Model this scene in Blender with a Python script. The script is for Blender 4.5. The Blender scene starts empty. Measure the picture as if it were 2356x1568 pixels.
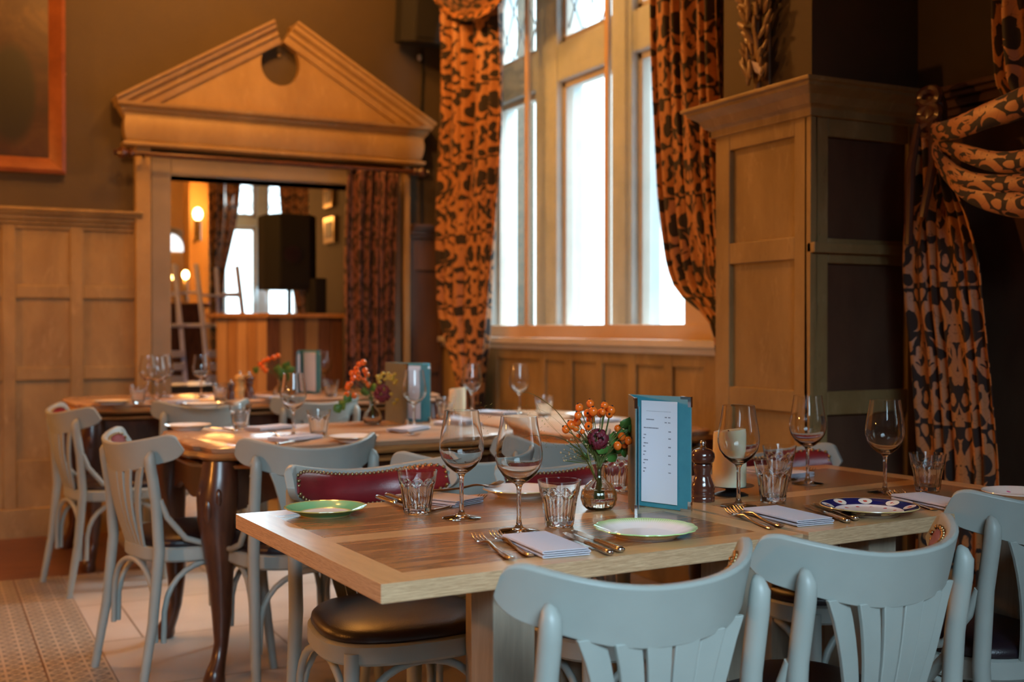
import bpy, bmesh, math, random
from mathutils import Vector, Matrix, noise
PI = math.pi
C = bpy.context.scene.collection
random.seed(7)

# ------------------------------------------------------------------ camera, world, exposure, lights
F = 2650.0                                   # focal length in pixels of the 2356-wide frame
YAW = math.radians(27); PITCH = math.atan((784 - 755) / F)
CAM = Vector((-2.958, -6.776, 1.134))
cd = bpy.data.cameras.new('camera'); cam = bpy.data.objects.new('camera', cd); C.objects.link(cam)
cam.location = CAM; cam.rotation_euler = (PI / 2 - PITCH, 0, -YAW)
cd.sensor_width = 36; cd.lens = F / 2356 * 36; cd.clip_start = 0.05
cd.dof.use_dof = True; cd.dof.focus_distance = 2.3; cd.dof.aperture_fstop = 3.3; cd.dof.aperture_blades = 9
sc = bpy.context.scene
sc.camera = cam
sc.view_settings.view_transform = 'Standard'; sc.view_settings.look = 'None'
sc.view_settings.exposure = 0.1; sc.view_settings.gamma = 1.0; sc.view_settings.use_curve_mapping = False
sc.cycles.use_denoising = True
sc.cycles.max_bounces = 14; sc.cycles.transmission_bounces = 12; sc.cycles.transparent_max_bounces = 16
sc.cycles.sample_clamp_indirect = 4.0
sc.cycles.caustics_reflective = False
sc.cycles.blur_glossy = 0.5

w = bpy.data.worlds.new('overcast_sky'); sc.world = w; w.use_nodes = True
nt = w.node_tree; bg = nt.nodes['Background']
bg.inputs[0].default_value = (0.76, 0.93, 1.0, 1); bg.inputs[1].default_value = 4.0

def lamp(name, kind, loc, power, color, size=0.1, size_y=None, look=None, portal=False):
    l = bpy.data.lights.new(name, kind); l.energy = power; l.color = color
    if kind == 'AREA':
        l.shape = 'RECTANGLE'; l.size = size; l.size_y = size_y or size
        if portal: l.cycles.is_portal = True
    else:
        l.shadow_soft_size = size
    o = bpy.data.objects.new(name, l); C.objects.link(o); o.location = loc
    if look: o.rotation_euler = (Vector(look) - Vector(loc)).to_track_quat('-Z', 'Y').to_euler()
    return o
COOL = (0.55, 0.85, 1.0); WARM = (1.0, 0.41, 0.08)
lamp('window_portal', 'AREA', (0.55, -1.58, 2.2), 1, (1, 1, 1), 2.5, 2.3, (-1, -1.58, 2.2), True)
lamp('sky_over_window', 'AREA', (2.6, -1.2, 5.6), 1900, (0.72, 0.9, 1.0), 3.0, 3.0, (-1.6, -2.0, 0.0))
rw = lamp('rear_cool_panel', 'AREA', (-2.9, -8.1, 2.4), 27, (0.58, 0.83, 1.0), 1.8, 1.2, (-2.35, -5.2, 0.4)); rw.data.spread = math.radians(64)  # added unseen panel for cool light from behind; no window is built here
lamp('hall_daylight', 'AREA', (0.5, 6.2, 2.3), 60, COOL, 0.9, 1.8, (-0.8, 1.5, 0.8))
lamp('hall_warm_fill', 'POINT', (-2.0, 0.5, 2.3), 55, WARM, 0.08)  # unseen warm point added behind the wall to brighten the bar
lamp('hall_warm_fill', 'POINT', (-1.2, 4.0, 3.3), 60, WARM, 0.1)  # unseen warm point added to give the hall its orange light
lamp('chandelier_far', 'POINT', (-1.3, -1.2, 3.6), 58, WARM, 0.12)
lamp('chandelier_middle', 'POINT', (-2.0, -1.9, 3.6), 120, WARM, 0.12)
lamp('warm_fill_left', 'POINT', (-4.1, -4.1, 1.35), 58, (1.0, 0.36, 0.06), 0.06)  # unseen warm point added for the orange glow on the table corner
lamp('wall_lamp_left', 'POINT', (-4.6, -0.9, 1.85), 115, (1.0, 0.38, 0.07), 0.06)

# ------------------------------------------------------------------ pixel helpers (true distances on known planes)
RIGHT = Vector((math.cos(YAW), -math.sin(YAW), 0)); FWD = Vector((math.sin(YAW), math.cos(YAW), 0))
def ray(px, py):
    x = (px - 1178) / F; y = -(py - 784) / F; c, s = math.cos(PITCH), math.sin(PITCH)
    f = c + y * s; u = -s + y * c
    return FWD * f + RIGHT * x + Vector((0, 0, u))
def hit(px, py, ax, v):
    d = ray(px, py); t = (v - CAM[ax]) / d[ax]
    return CAM + d * t
def at(px, py, z=0.75): return hit(px, py, 2, z)

# ------------------------------------------------------------------ mesh collector
def T(loc=(0, 0, 0), rz=0, rx=0, ry=0):
    return Matrix.Translation(loc) @ Matrix.Rotation(rz, 4, 'Z') @ Matrix.Rotation(ry, 4, 'Y') @ Matrix.Rotation(rx, 4, 'X')
class MB:
    def __init__(s): s.v = []; s.f = []; s.m = []; s.uv = {}
    def add(s, verts, faces, mi=0, mat=None, uvs=None):
        n = len(s.v)
        for p in verts:
            p = Vector(p); s.v.append(mat @ p if mat else p)
        for i, f in enumerate(faces):
            if uvs: s.uv[len(s.f)] = uvs[i]
            s.f.append([n + k for k in f]); s.m.append(mi)
        return s
    def box(s, x0, x1, y0, y1, z0, z1, mi=0, mat=None):
        v = [(x0, y0, z0), (x1, y0, z0), (x1, y1, z0), (x0, y1, z0), (x0, y0, z1), (x1, y0, z1), (x1, y1, z1), (x0, y1, z1)]
        return s.add(v, [(3, 2, 1, 0), (4, 5, 6, 7), (0, 1, 5, 4), (1, 2, 6, 5), (2, 3, 7, 6), (3, 0, 4, 7)], mi, mat)
    def prism(s, poly, z0, z1, mi=0, mat=None):
        n = len(poly)
        v = [(x, y, z0) for x, y in poly] + [(x, y, z1) for x, y in poly]
        f = [tuple(reversed(range(n))), tuple(range(n, 2 * n))] + [(i, (i + 1) % n, n + (i + 1) % n, n + i) for i in range(n)]
        return s.add(v, f, mi, mat)
    def loops(s, rings, mi=0, closed=False, caps=True, mat=None):
        n = len(rings[0]); v = [p for r in rings for p in r]; f = []
        m = len(rings)
        for j in range(m if closed else m - 1):
            a = j * n; b = ((j + 1) % m) * n
            for i in range(n):
                f.append((a + i, a + (i + 1) % n, b + (i + 1) % n, b + i))
        if caps and not closed:
            f.append(tuple(reversed(range(n)))); f.append(tuple(range((m - 1) * n, m * n)))
        return s.add(v, f, mi, mat)
    def tube(s, pts, rad, seg=10, mi=0, mat=None, flat=1.0, caps=True):
        pts = [Vector(p) for p in pts]
        if not isinstance(rad, (list, tuple)): rad = [rad] * len(pts)
        rings = []; up = None
        for i, p in enumerate(pts):
            t = (pts[min(i + 1, len(pts) - 1)] - pts[max(i - 1, 0)]).normalized()
            if up is None:
                up = Vector((0, 0, 1)) if abs(t.z) < 0.9 else Vector((0, 1, 0))
            a = t.cross(up).normalized(); b = a.cross(t).normalized(); up = b
            rings.append([p + (a * math.cos(2 * PI * k / seg) + b * math.sin(2 * PI * k / seg) * flat) * rad[i] for k in range(seg)])
        return s.loops(rings, mi, caps=caps, mat=mat)
    def lathe(s, prof, seg=32, mi=0, mat=None, mod=None, closed=False):
        rings = []
        for r, z in prof:
            ring = []
            for k in range(seg):
                a = 2 * PI * k / seg; rr = max(r, 1e-5) * (mod(a, z, r) if mod else 1)
                ring.append((rr * math.cos(a), rr * math.sin(a), z))
            rings.append(ring)
        n = seg; v = [p for r in rings for p in r]; f = []; m = len(rings)
        for j in range(m if closed else m - 1):
            a = j * n; b = ((j + 1) % m) * n
            for i in range(n): f.append((a + i, a + (i + 1) % n, b + (i + 1) % n, b + i))
        if not closed:
            if prof[0][0] > 1e-4: f.append(tuple(reversed(range(n))))
            if prof[-1][0] > 1e-4: f.append(tuple(range((m - 1) * n, m * n)))
        return s.add(v, f, mi, mat)
    def ball(s, c, r, seg=10, rings=7, mi=0, sq=(1, 1, 1), rot=None):
        M = Matrix.Translation(c) @ (rot if rot else Matrix.Identity(4)) @ Matrix.Diagonal((sq[0], sq[1], sq[2], 1))
        return s.lathe([(r * math.sin(PI * i / rings), -r * math.cos(PI * i / rings)) for i in range(rings + 1)], seg, mi, M)
    def build(s, name, mats, parent=None, smooth=40, bevel=0, seg=2, sub=0, solid=0, loc=None, rz=0, weld=1e-5):
        me = bpy.data.meshes.new(name)
        me.from_pydata([tuple(v) for v in s.v], [], s.f)
        if not isinstance(mats, (list, tuple)): mats = [mats]
        for m in mats: me.materials.append(m)
        for p, mi in zip(me.polygons, s.m): p.material_index = mi
        if s.uv:
            ul = me.uv_layers.new(name='UVMap')
            for p in me.polygons:
                u = s.uv.get(p.index)
                if u:
                    for k, li in enumerate(p.loop_indices): ul.data[li].uv = u[k]
        bm = bmesh.new(); bm.from_mesh(me)
        if weld: bmesh.ops.remove_doubles(bm, verts=bm.verts, dist=weld)
        bmesh.ops.recalc_face_normals(bm, faces=bm.faces)
        bm.to_mesh(me); bm.free()
        if smooth:
            for p in me.polygons: p.use_smooth = True
            me.set_sharp_from_angle(angle=math.radians(smooth))
        o = bpy.data.objects.new(name, me); C.objects.link(o)
        if parent: o.parent = parent
        if loc is not None: o.location = loc
        if rz: o.rotation_euler.z = rz
        if solid:
            m = o.modifiers.new('thickness', 'SOLIDIFY'); m.thickness = solid; m.offset = 0
        if bevel:
            m = o.modifiers.new('bevel', 'BEVEL'); m.width = bevel; m.segments = seg; m.limit_method = 'ANGLE'; m.angle_limit = math.radians(40)
        if sub:
            m = o.modifiers.new('smooth', 'SUBSURF'); m.levels = sub; m.render_levels = sub
        return o
def tag(o, label=None, cat=None, group=None, kind=None):
    if label: o['label'] = label
    if cat: o['category'] = cat
    if group: o['group'] = group
    if kind: o['kind'] = kind
    return o
def thing(name, label, cat, loc, rz=0, group=None):
    o = bpy.data.objects.new(name, None); C.objects.link(o); o.location = loc; o.rotation_euler.z = rz
    o.empty_display_size = 0.1
    return tag(o, label, cat, group)
def struct(o, label=None): return tag(o, label, kind='structure')
KIDS = {}
def copy_tree(o, label=None, loc=None, rz=None, group=None):
    kids = {}
    for x in C.objects:
        if x.parent: kids.setdefault(x.parent, []).append(x)
    def cp(q, par):
        c = q.copy(); C.objects.link(c)
        if par: c.parent = par
        for k in kids.get(q, []): cp(k, c)
        return c
    c = cp(o, None)
    if label: c['label'] = label
    if group: c['group'] = group
    if loc is not None: c.location = loc
    if rz is not None: c.rotation_euler.z = rz
    return c
def place(first, used, label, loc, rz, group=None):
    """the first call moves the prototype itself, later calls copy it"""
    if not used[0]:
        used[0] = True; first.location = loc; first.rotation_euler.z = rz; first['label'] = label
        if group: first['group'] = group
        return first
    return copy_tree(first, label, loc, rz, group)

# ------------------------------------------------------------------ materials
def new_mat(name):
    m = bpy.data.materials.new(name); m.use_nodes = True
    return m, m.node_tree, m.node_tree.nodes['Principled BSDF']
def setp(p, color=None, rough=None, metal=None, **k):
    if color is not None: p.inputs['Base Color'].default_value = (*color, 1)
    if rough is not None: p.inputs['Roughness'].default_value = rough
    if metal is not None: p.inputs['Metallic'].default_value = metal
    for a, b in k.items(): p.inputs[a.replace('_', ' ')].default_value = b
def plain(name, color, rough=0.5, metal=0.0, **k):
    m, t, p = new_mat(name); setp(p, color, rough, metal, **k); return m
def ramp(t, fac, stops, interp='LINEAR'):
    r = t.nodes.new('ShaderNodeValToRGB'); r.color_ramp.interpolation = interp
    el = r.color_ramp.elements
    while len(el) < len(stops): el.new(0.5)
    for e, (pos, col) in zip(el, stops): e.position = pos; e.color = (*col, 1) if len(col) == 3 else col
    t.links.new(fac, r.inputs[0]); return r.outputs[0]
def math_n(t, op, a, b=None, c=None):
    n = t.nodes.new('ShaderNodeMath'); n.operation = op
    for i, x in enumerate((a, b, c)):
        if x is None: continue
        if isinstance(x, (int, float)): n.inputs[i].default_value = x
        else: t.links.new(x, n.inputs[i])
    return n.outputs[0]
def mixc(t, fac, a, b, blend='MIX'):
    n = t.nodes.new('ShaderNodeMix'); n.data_type = 'RGBA'; n.blend_type = blend
    if isinstance(fac, (int, float)): n.inputs[0].default_value = fac
    else: t.links.new(fac, n.inputs[0])
    for i, x in ((6, a), (7, b)):
        if isinstance(x, tuple): n.inputs[i].default_value = (*x, 1)
        else: t.links.new(x, n.inputs[i])
    return n.outputs[2]
def coords(t, which='Object', scale=(1, 1, 1), rot=(0, 0, 0)):
    c = t.nodes.new('ShaderNodeTexCoord'); m = t.nodes.new('ShaderNodeMapping')
    m.inputs['Scale'].default_value = scale; m.inputs['Rotation'].default_value = rot
    t.links.new(c.outputs[which], m.inputs[0]); return m.outputs[0]
def noise_n(t, vec, scale, detail=4, rough=0.55, dist=0.0, dims='3D'):
    n = t.nodes.new('ShaderNodeTexNoise'); n.noise_dimensions = dims
    n.inputs['Scale'].default_value = scale; n.inputs['Detail'].default_value = detail
    n.inputs['Roughness'].default_value = rough; n.inputs['Distortion'].default_value = dist
    if vec: t.links.new(vec, n.inputs['Vector'])
    return n.outputs[0]
def bump(t, p, h, strength=0.2, dist=0.01):
    b = t.nodes.new('ShaderNodeBump'); b.inputs['Strength'].default_value = strength; b.inputs['Distance'].default_value = dist
    t.links.new(h, b.inputs['Height']); t.links.new(b.outputs[0], p.inputs['Normal'])

def mottled(name, c1, c2, scale=6, rough=0.55, bstr=0.1, coord='Object', stretch=(1, 1, 1), metal=0):
    m, t, p = new_mat(name); v = coords(t, coord, stretch); n = noise_n(t, v, scale, 6, 0.6)
    col = ramp(t, n, [(0.3, c1), (0.7, c2)]); t.links.new(col, p.inputs['Base Color'])
    p.inputs['Roughness'].default_value = rough; p.inputs['Metallic'].default_value = metal
    if bstr: bump(t, p, noise_n(t, v, scale * 6, 5, 0.6), bstr, 0.002)
    return m
def wood(name, c1, c2, stretch=(3, 40, 40), rough=0.4, scale=1.0, coord='Object', rot=(0, 0, 0), bstr=0.08, coat=0.0):
    m, t, p = new_mat(name); v = coords(t, coord, stretch, rot)
    n = noise_n(t, v, scale, 5, 0.6, 1.2)
    v2 = coords(t, coord, tuple(x * 3 for x in stretch), rot); n2 = noise_n(t, v2, scale, 3, 0.7)
    mx = math_n(t, 'ADD', math_n(t, 'MULTIPLY', n, 0.7), math_n(t, 'MULTIPLY', n2, 0.3))
    col = ramp(t, mx, [(0.38, c1), (0.50, tuple((a + b) / 2 for a, b in zip(c1, c2))), (0.62, c2)])
    t.links.new(col, p.inputs['Base Color']); p.inputs['Roughness'].default_value = rough
    p.inputs['Coat Weight'].default_value = coat; p.inputs['Coat Roughness'].default_value = 0.15
    if bstr: bump(t, p, mx, bstr, 0.002)
    return m

M = {}
M['wall'] = mottled('wall_paint', (0.070, 0.050, 0.030), (0.084, 0.060, 0.036), 3, 0.75, 0.05)
def worn_paint(name, c1, c2, dark, pale):
    m, t, p = new_mat(name); v = coords(t, 'Object', (1, 1, .45)); n = noise_n(t, v, 5, 7, .65, .4)
    base = ramp(t, n, [(.32, c1), (.68, c2)])
    n2 = noise_n(t, coords(t, 'Object', (2.2, 2.2, .8)), 7, 8, .72, .8)
    base = mixc(t, ramp(t, n2, [(.56, (0, 0, 0)), (.72, (.75, .75, .75))]), base, pale)          # rubbed patches
    n3 = noise_n(t, coords(t, 'Object', (9, 9, 1.6)), 6, 8, .75)
    base = mixc(t, ramp(t, n3, [(.60, (0, 0, 0)), (.70, (.6, .6, .6))]), base, dark)             # scuffs showing the old wood
    t.links.new(base, p.inputs['Base Color']); p.inputs['Roughness'].default_value = .5
    bump(t, p, n3, .2, .002); return m
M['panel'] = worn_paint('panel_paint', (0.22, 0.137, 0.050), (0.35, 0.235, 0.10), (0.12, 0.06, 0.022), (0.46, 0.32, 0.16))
M['panel_dark'] = mottled('panel_dark_brown', (0.075, 0.032, 0.02), (0.14, 0.07, 0.04), 5, 0.5, 0.12, stretch=(1, 1, 0.4))  # darker reddish-brown tone for some of the panelling
M['pediment'] = worn_paint('pediment_paint', (0.32, 0.20, 0.08), (0.42, 0.28, 0.125), (0.20, 0.11, 0.045), (0.50, 0.35, 0.18))
M['frame_paint'] = mottled('door_frame_paint', (0.25, 0.205, 0.15), (0.31, 0.25, 0.19), 4, 0.5, 0.08)
M['trimtop'] = mottled('trim_paint', (0.30, 0.24, 0.15), (0.38, 0.30, 0.19), 6, 0.45, 0.1)
M['window_paint'] = mottled('window_frame_paint', (0.52, 0.46, 0.41), (0.60, 0.54, 0.49), 5, 0.4, 0.05)
M['window_brown'] = mottled('secondary_glazing_frame', (0.55, 0.38, 0.25), (0.62, 0.44, 0.30), 5, 0.4, 0.05)
M['stone'] = mottled('window_stone', (0.55, 0.61, 0.66), (0.66, 0.71, 0.75), 8, 0.7, 0.1)
M['ceiling'] = plain('ceiling_paint', (0.35, 0.30, 0.23), 0.8)
M['lead'] = plain('lead_came', (0.12, 0.13, 0.14), 0.5, 0.3)
def chair_paint():
    m, t, p = new_mat('chair_paint'); v = coords(t); n = noise_n(t, v, 5, 4)
    base = ramp(t, n, [(0.3, (0.285, 0.31, 0.29)), (0.7, (0.34, 0.365, 0.34))])
    v2 = coords(t, 'Object', (60, 60, 14)); n2 = noise_n(t, v2, 1.0, 6, 0.7)
    chip = ramp(t, n2, [(0.715, (0, 0, 0)), (0.735, (1, 1, 1))])
    t.links.new(mixc(t, chip, base, (0.07, 0.045, 0.03)), p.inputs['Base Color'])
    p.inputs['Roughness'].default_value = 0.42
    bump(t, p, noise_n(t, coords(t, 'Object', (8, 8, 60)), 3, 3), 0.06, 0.002)
    return m
M['chair'] = chair_paint()
def leather(name, c1, c2, rough=0.3):
    m, t, p = new_mat(name); v = coords(t); n = noise_n(t, v, 9, 5)
    t.links.new(ramp(t, n, [(0.3, c1), (0.7, c2)]), p.inputs['Base Color']); p.inputs['Roughness'].default_value = rough
    vo = t.nodes.new('ShaderNodeTexVoronoi'); vo.inputs['Scale'].default_value = 420; t.links.new(v, vo.inputs['Vector'])
    bump(t, p, vo.outputs['Distance'], 0.25, 0.001)
    return m
M['leather_dark'] = leather('dark_leather', (0.010, 0.006, 0.010), (0.020, 0.010, 0.014), 0.36)
M['leather_red'] = leather('burgundy_leather', (0.15, 0.008, 0.013), (0.24, 0.018, 0.022), 0.3)
M['leather_yellow'] = leather('mustard_leather', (0.62, 0.33, 0.02), (0.75, 0.42, 0.04), 0.45)
M['brass'] = plain('aged_brass', (0.36, 0.26, 0.13), 0.3, 1.0)
M['steel'] = plain('cutlery_steel', (0.62, 0.60, 0.58), 0.16, 1.0)
M['chrome'] = plain('polished_chrome', (0.75, 0.75, 0.75), 0.1, 1.0)
M['oak_band'] = wood('oak_band', (0.50, 0.285, 0.12), (0.66, 0.40, 0.18), (3, 26, 26), 0.28, coat=0.25)
M['oak_band_y'] = wood('oak_band_cross', (0.50, 0.285, 0.12), (0.66, 0.40, 0.18), (26, 3, 26), 0.28, coat=0.25)
M['oak_field'] = wood('walnut_field', (0.21, 0.092, 0.034), (0.44, 0.215, 0.088), (4, 34, 34), 0.26, rot=(0, 0, 0.75), coat=0.3)
M['oak_edge'] = wood('oak_edge', (0.34, 0.20, 0.10), (0.62, 0.41, 0.24), (22, 22, 700), 0.4, bstr=0.2)
M['leg_paint'] = wood('table_leg_wood', (0.20, 0.165, 0.125), (0.29, 0.24, 0.18), (20, 20, 2), 0.5)
M['antique_top'] = wood('antique_top', (0.42, 0.25, 0.15), (0.58, 0.37, 0.23), (3, 30, 30), 0.27, bstr=0.05, coat=0.2)
M['antique_edge'] = wood('antique_moulding', (0.24, 0.10, 0.03), (0.42, 0.19, 0.06), (4, 4, 60), 0.32, coat=0.2)
M['antique_dark'] = wood('antique_dark_wood', (0.045, 0.014, 0.008), (0.10, 0.035, 0.017), (14, 14, 3), 0.32, coat=0.3)
def glass(name, tint=(1, 1, 1), rough=0.0, ior=1.47):
    m = bpy.data.materials.new(name); m.use_nodes = True; t = m.node_tree; t.nodes.clear()
    o = t.nodes.new('ShaderNodeOutputMaterial'); g = t.nodes.new('ShaderNodeBsdfGlass')
    g.inputs['Color'].default_value = (*tint, 1); g.inputs['Roughness'].default_value = rough; g.inputs['IOR'].default_value = ior
    t.links.new(g.outputs[0], o.inputs[0]); return m
M['glass'] = glass('clear_glass', (0.985, 0.99, 0.99))
M['glass_vase'] = glass('amber_tinted_glass', (0.99, 0.99, 0.97))
M['water'] = glass('vase_water', (0.99, 1.0, 0.98), 0, 1.33)
def pane_mat():
    m = bpy.data.materials.new('window_glass'); m.use_nodes = True; t = m.node_tree; t.nodes.clear()
    o = t.nodes.new('ShaderNodeOutputMaterial'); tr = t.nodes.new('ShaderNodeBsdfTransparent'); gl = t.nodes.new('ShaderNodeBsdfGlossy')
    tr.inputs[0].default_value = (0.94, 0.97, 0.97, 1); gl.inputs['Roughness'].default_value = 0.02
    lw = t.nodes.new('ShaderNodeLayerWeight'); lw.inputs[0].default_value = 0.5; mx = t.nodes.new('ShaderNodeMixShader')
    f = math_n(t, 'ADD', 0.05, math_n(t, 'MULTIPLY', 0.95, math_n(t, 'POWER', lw.outputs['Facing'], 5.0)))
    t.links.new(f, mx.inputs[0]); t.links.new(tr.outputs[0], mx.inputs[1]); t.links.new(gl.outputs[0], mx.inputs[2])
    t.links.new(mx.outputs[0], o.inputs[0]); return m
M['pane'] = pane_mat()
def napkin_mat(name, c):
    m, t, p = new_mat(name); setp(p, c, 0.85); v = coords(t, 'Object', (1, 1, 1))
    wv = t.nodes.new('ShaderNodeTexWave'); wv.inputs['Scale'].default_value = 260; t.links.new(v, wv.inputs[0])
    bump(t, p, wv.outputs[0], 0.08, 0.0005); p.inputs['Sheen Weight'].default_value = 0.2; return m
M['napkin'] = napkin_mat('napkin_linen', (0.50, 0.485, 0.55))
M['paper'] = plain('menu_paper', (0.80, 0.76, 0.80), 0.7)
M['ink'] = plain('printed_ink', (0.05, 0.04, 0.06), 0.7)
M['teal'] = mottled('teal_cover', (0.05, 0.24, 0.30), (0.065, 0.28, 0.34), 30, 0.35, 0.05)
M['grey_cover'] = mottled('grey_cover', (0.15, 0.165, 0.15), (0.18, 0.195, 0.18), 30, 0.45, 0.05)
M['china'] = plain('white_china', (0.86, 0.83, 0.80), 0.12)
M['wax'] = plain('cream_wax', (0.82, 0.73, 0.52), 0.5, Subsurface_Weight=0.25)
M['wick'] = plain('burnt_wick', (0.01, 0.01, 0.01), 0.8)
M['mill'] = wood('pepper_mill_wood', (0.06, 0.016, 0.010), (0.11, 0.032, 0.018), (20, 20, 4), 0.15, coat=0.6, bstr=0.0)
M['pale_mill'] = plain('pale_mill_wood', (0.62, 0.40, 0.16), 0.3)
M['black'] = plain('black_metal', (0.012, 0.012, 0.013), 0.35)
M['black_matte'] = plain('black_speaker_cloth', (0.010, 0.010, 0.011), 0.8)
M['stem'] = mottled('green_stem', (0.05, 0.10, 0.02), (0.13, 0.12, 0.03), 40, 0.5, 0)
M['leaf'] = mottled('green_leaf', (0.045, 0.14, 0.025), (0.08, 0.22, 0.04), 30, 0.45, 0.1)
M['blade'] = mottled('grass_blade', (0.09, 0.15, 0.03), (0.28, 0.16, 0.02), 14, 0.45, 0)
M['hip'] = mottled('orange_rosehip', (0.75, 0.11, 0.01), (0.90, 0.19, 0.02), 60, 0.2, 0)
M['hip_tip'] = plain('rosehip_tip', (0.02, 0.012, 0.01), 0.8)
M['bloom'] = mottled('burgundy_petal', (0.09, 0.005, 0.012), (0.17, 0.012, 0.03), 40, 0.6, 0.2)
M['seed'] = plain('dried_seed', (0.40, 0.30, 0.16), 0.7)
M['yellow_leaf'] = mottled('yellow_leaf', (0.42, 0.26, 0.02), (0.60, 0.40, 0.05), 30, 0.5, 0)

# ------------------------------------------------------------------ damask cloth
def damask(name, dark, pat, scale=1.0):
    m, t, p = new_mat(name)
    c = t.nodes.new('ShaderNodeTexCoord'); s = t.nodes.new('ShaderNodeSeparateXYZ'); t.links.new(c.outputs['UV'], s.inputs[0])
    W_, H_ = 0.15 / scale, 0.42 / scale
    u = math_n(t, 'PINGPONG', s.outputs[0], W_); v = math_n(t, 'FLOORED_MODULO', s.outputs[1], H_)
    cb = t.nodes.new('ShaderNodeCombineXYZ'); t.links.new(u, cb.inputs[0]); t.links.new(v, cb.inputs[1])
    def n2(vec, sc_, det=0.0, out=0):
        n = t.nodes.new('ShaderNodeTexNoise'); n.noise_dimensions = '2D'; n.inputs['Scale'].default_value = sc_ * scale; n.inputs['Detail'].default_value = det
        t.links.new(vec, n.inputs['Vector']); return n.outputs[out]
    # ragged leaf edges: push the sample point about a little
    wv = t.nodes.new('ShaderNodeVectorMath'); wv.operation = 'MULTIPLY_ADD'; t.links.new(n2(cb.outputs[0], 30, 1.0, 1), wv.inputs[0])
    wv.inputs[1].default_value = (0.016 / scale, 0.016 / scale, 0); wv.inputs[2].default_value = (-0.008 / scale, -0.008 / scale, 0)
    ad = t.nodes.new('ShaderNodeVectorMath'); ad.operation = 'ADD'; t.links.new(cb.outputs[0], ad.inputs[0]); t.links.new(wv.outputs[0], ad.inputs[1]); P_ = ad.outputs[0]
    sp_ = t.nodes.new('ShaderNodeSeparateXYZ'); t.links.new(P_, sp_.inputs[0]); cz = t.nodes.new('ShaderNodeCombineXYZ')
    t.links.new(sp_.outputs[0], cz.inputs[0]); t.links.new(sp_.outputs[1], cz.inputs[1]); P_ = cz.outputs[0]
    def disc(c_, r_):
        d = t.nodes.new('ShaderNodeVectorMath'); d.operation = 'DISTANCE'; t.links.new(P_, d.inputs[0]); d.inputs[1].default_value = (c_[0] / scale, c_[1] / scale, 0)
        return math_n(t, 'LESS_THAN', d.outputs['Value'], r_ / scale)
    mask = None
    discs = [((0, .10), .030), ((0, .178), .020), ((.115, .080), .016), ((.082, .218), .016), ((0, .335), .028), ((.138, .285), .020), ((.138, .145), .018), ((.055, .390), .018), ((.102, .400), .016), ((.148, .01), .022), ((0, .03), .022), ((.038, .235), .011), ((.062, .120), .010), ((.112, .335), .010)]
    cres = [((.045, .085), .040, (.031, .102), .034), ((.050, .172), .036, (.064, .158), .032), ((.103, .062), .045, (.115, .078), .036), ((.100, .200), .050, (.086, .216), .040), ((.030, .275), .042, (.046, .288), .036), ((.070, .330), .045, (.056, .318), .036), ((.130, .345), .036, (.117, .358), .029), ((.040, .020), .036, (.050, .036), .030), ((.012, .140), .026, (-.004, .150), .022), ((.130, .240), .034, (.142, .226), .028), ((.020, .375), .030, (.008, .390), .025)]
    discs = [(c_, r_ + .0025) for c_, r_ in discs]; cres = [(c1, r1 + .003, c2, r2 - .0015) for c1, r1, c2, r2 in cres]
    for c_, r_ in discs:
        m_ = disc(c_, r_); mask = m_ if mask is None else math_n(t, 'MAXIMUM', mask, m_)
    for c1, r1, c2, r2 in cres:
        m_ = math_n(t, 'MULTIPLY', disc(c1, r1), math_n(t, 'SUBTRACT', 1.0, disc(c2, r2))); mask = math_n(t, 'MAXIMUM', mask, m_)
    vein = math_n(t, 'ABSOLUTE', math_n(t, 'SUBTRACT', n2(P_, 34), 0.5))
    k = math_n(t, 'MULTIPLY', mask, ramp(t, vein, [(0.006, (0.4, 0.4, 0.4)), (0.016, (1, 1, 1))]))
    t.links.new(mixc(t, k, dark, pat), p.inputs['Base Color'])
    p.inputs['Sheen Weight'].default_value = 0.12
    t.links.new(math_n(t, 'SUBTRACT', 0.75, math_n(t, 'MULTIPLY', k, 0.3)), p.inputs['Roughness'])
    bump(t, p, k, 0.25, 0.002)
    return m
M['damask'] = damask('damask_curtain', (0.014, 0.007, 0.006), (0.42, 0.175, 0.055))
M['damask_dull'] = damask('damask_curtain_dull', (0.03, 0.012, 0.010), (0.17, 0.065, 0.045))

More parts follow.
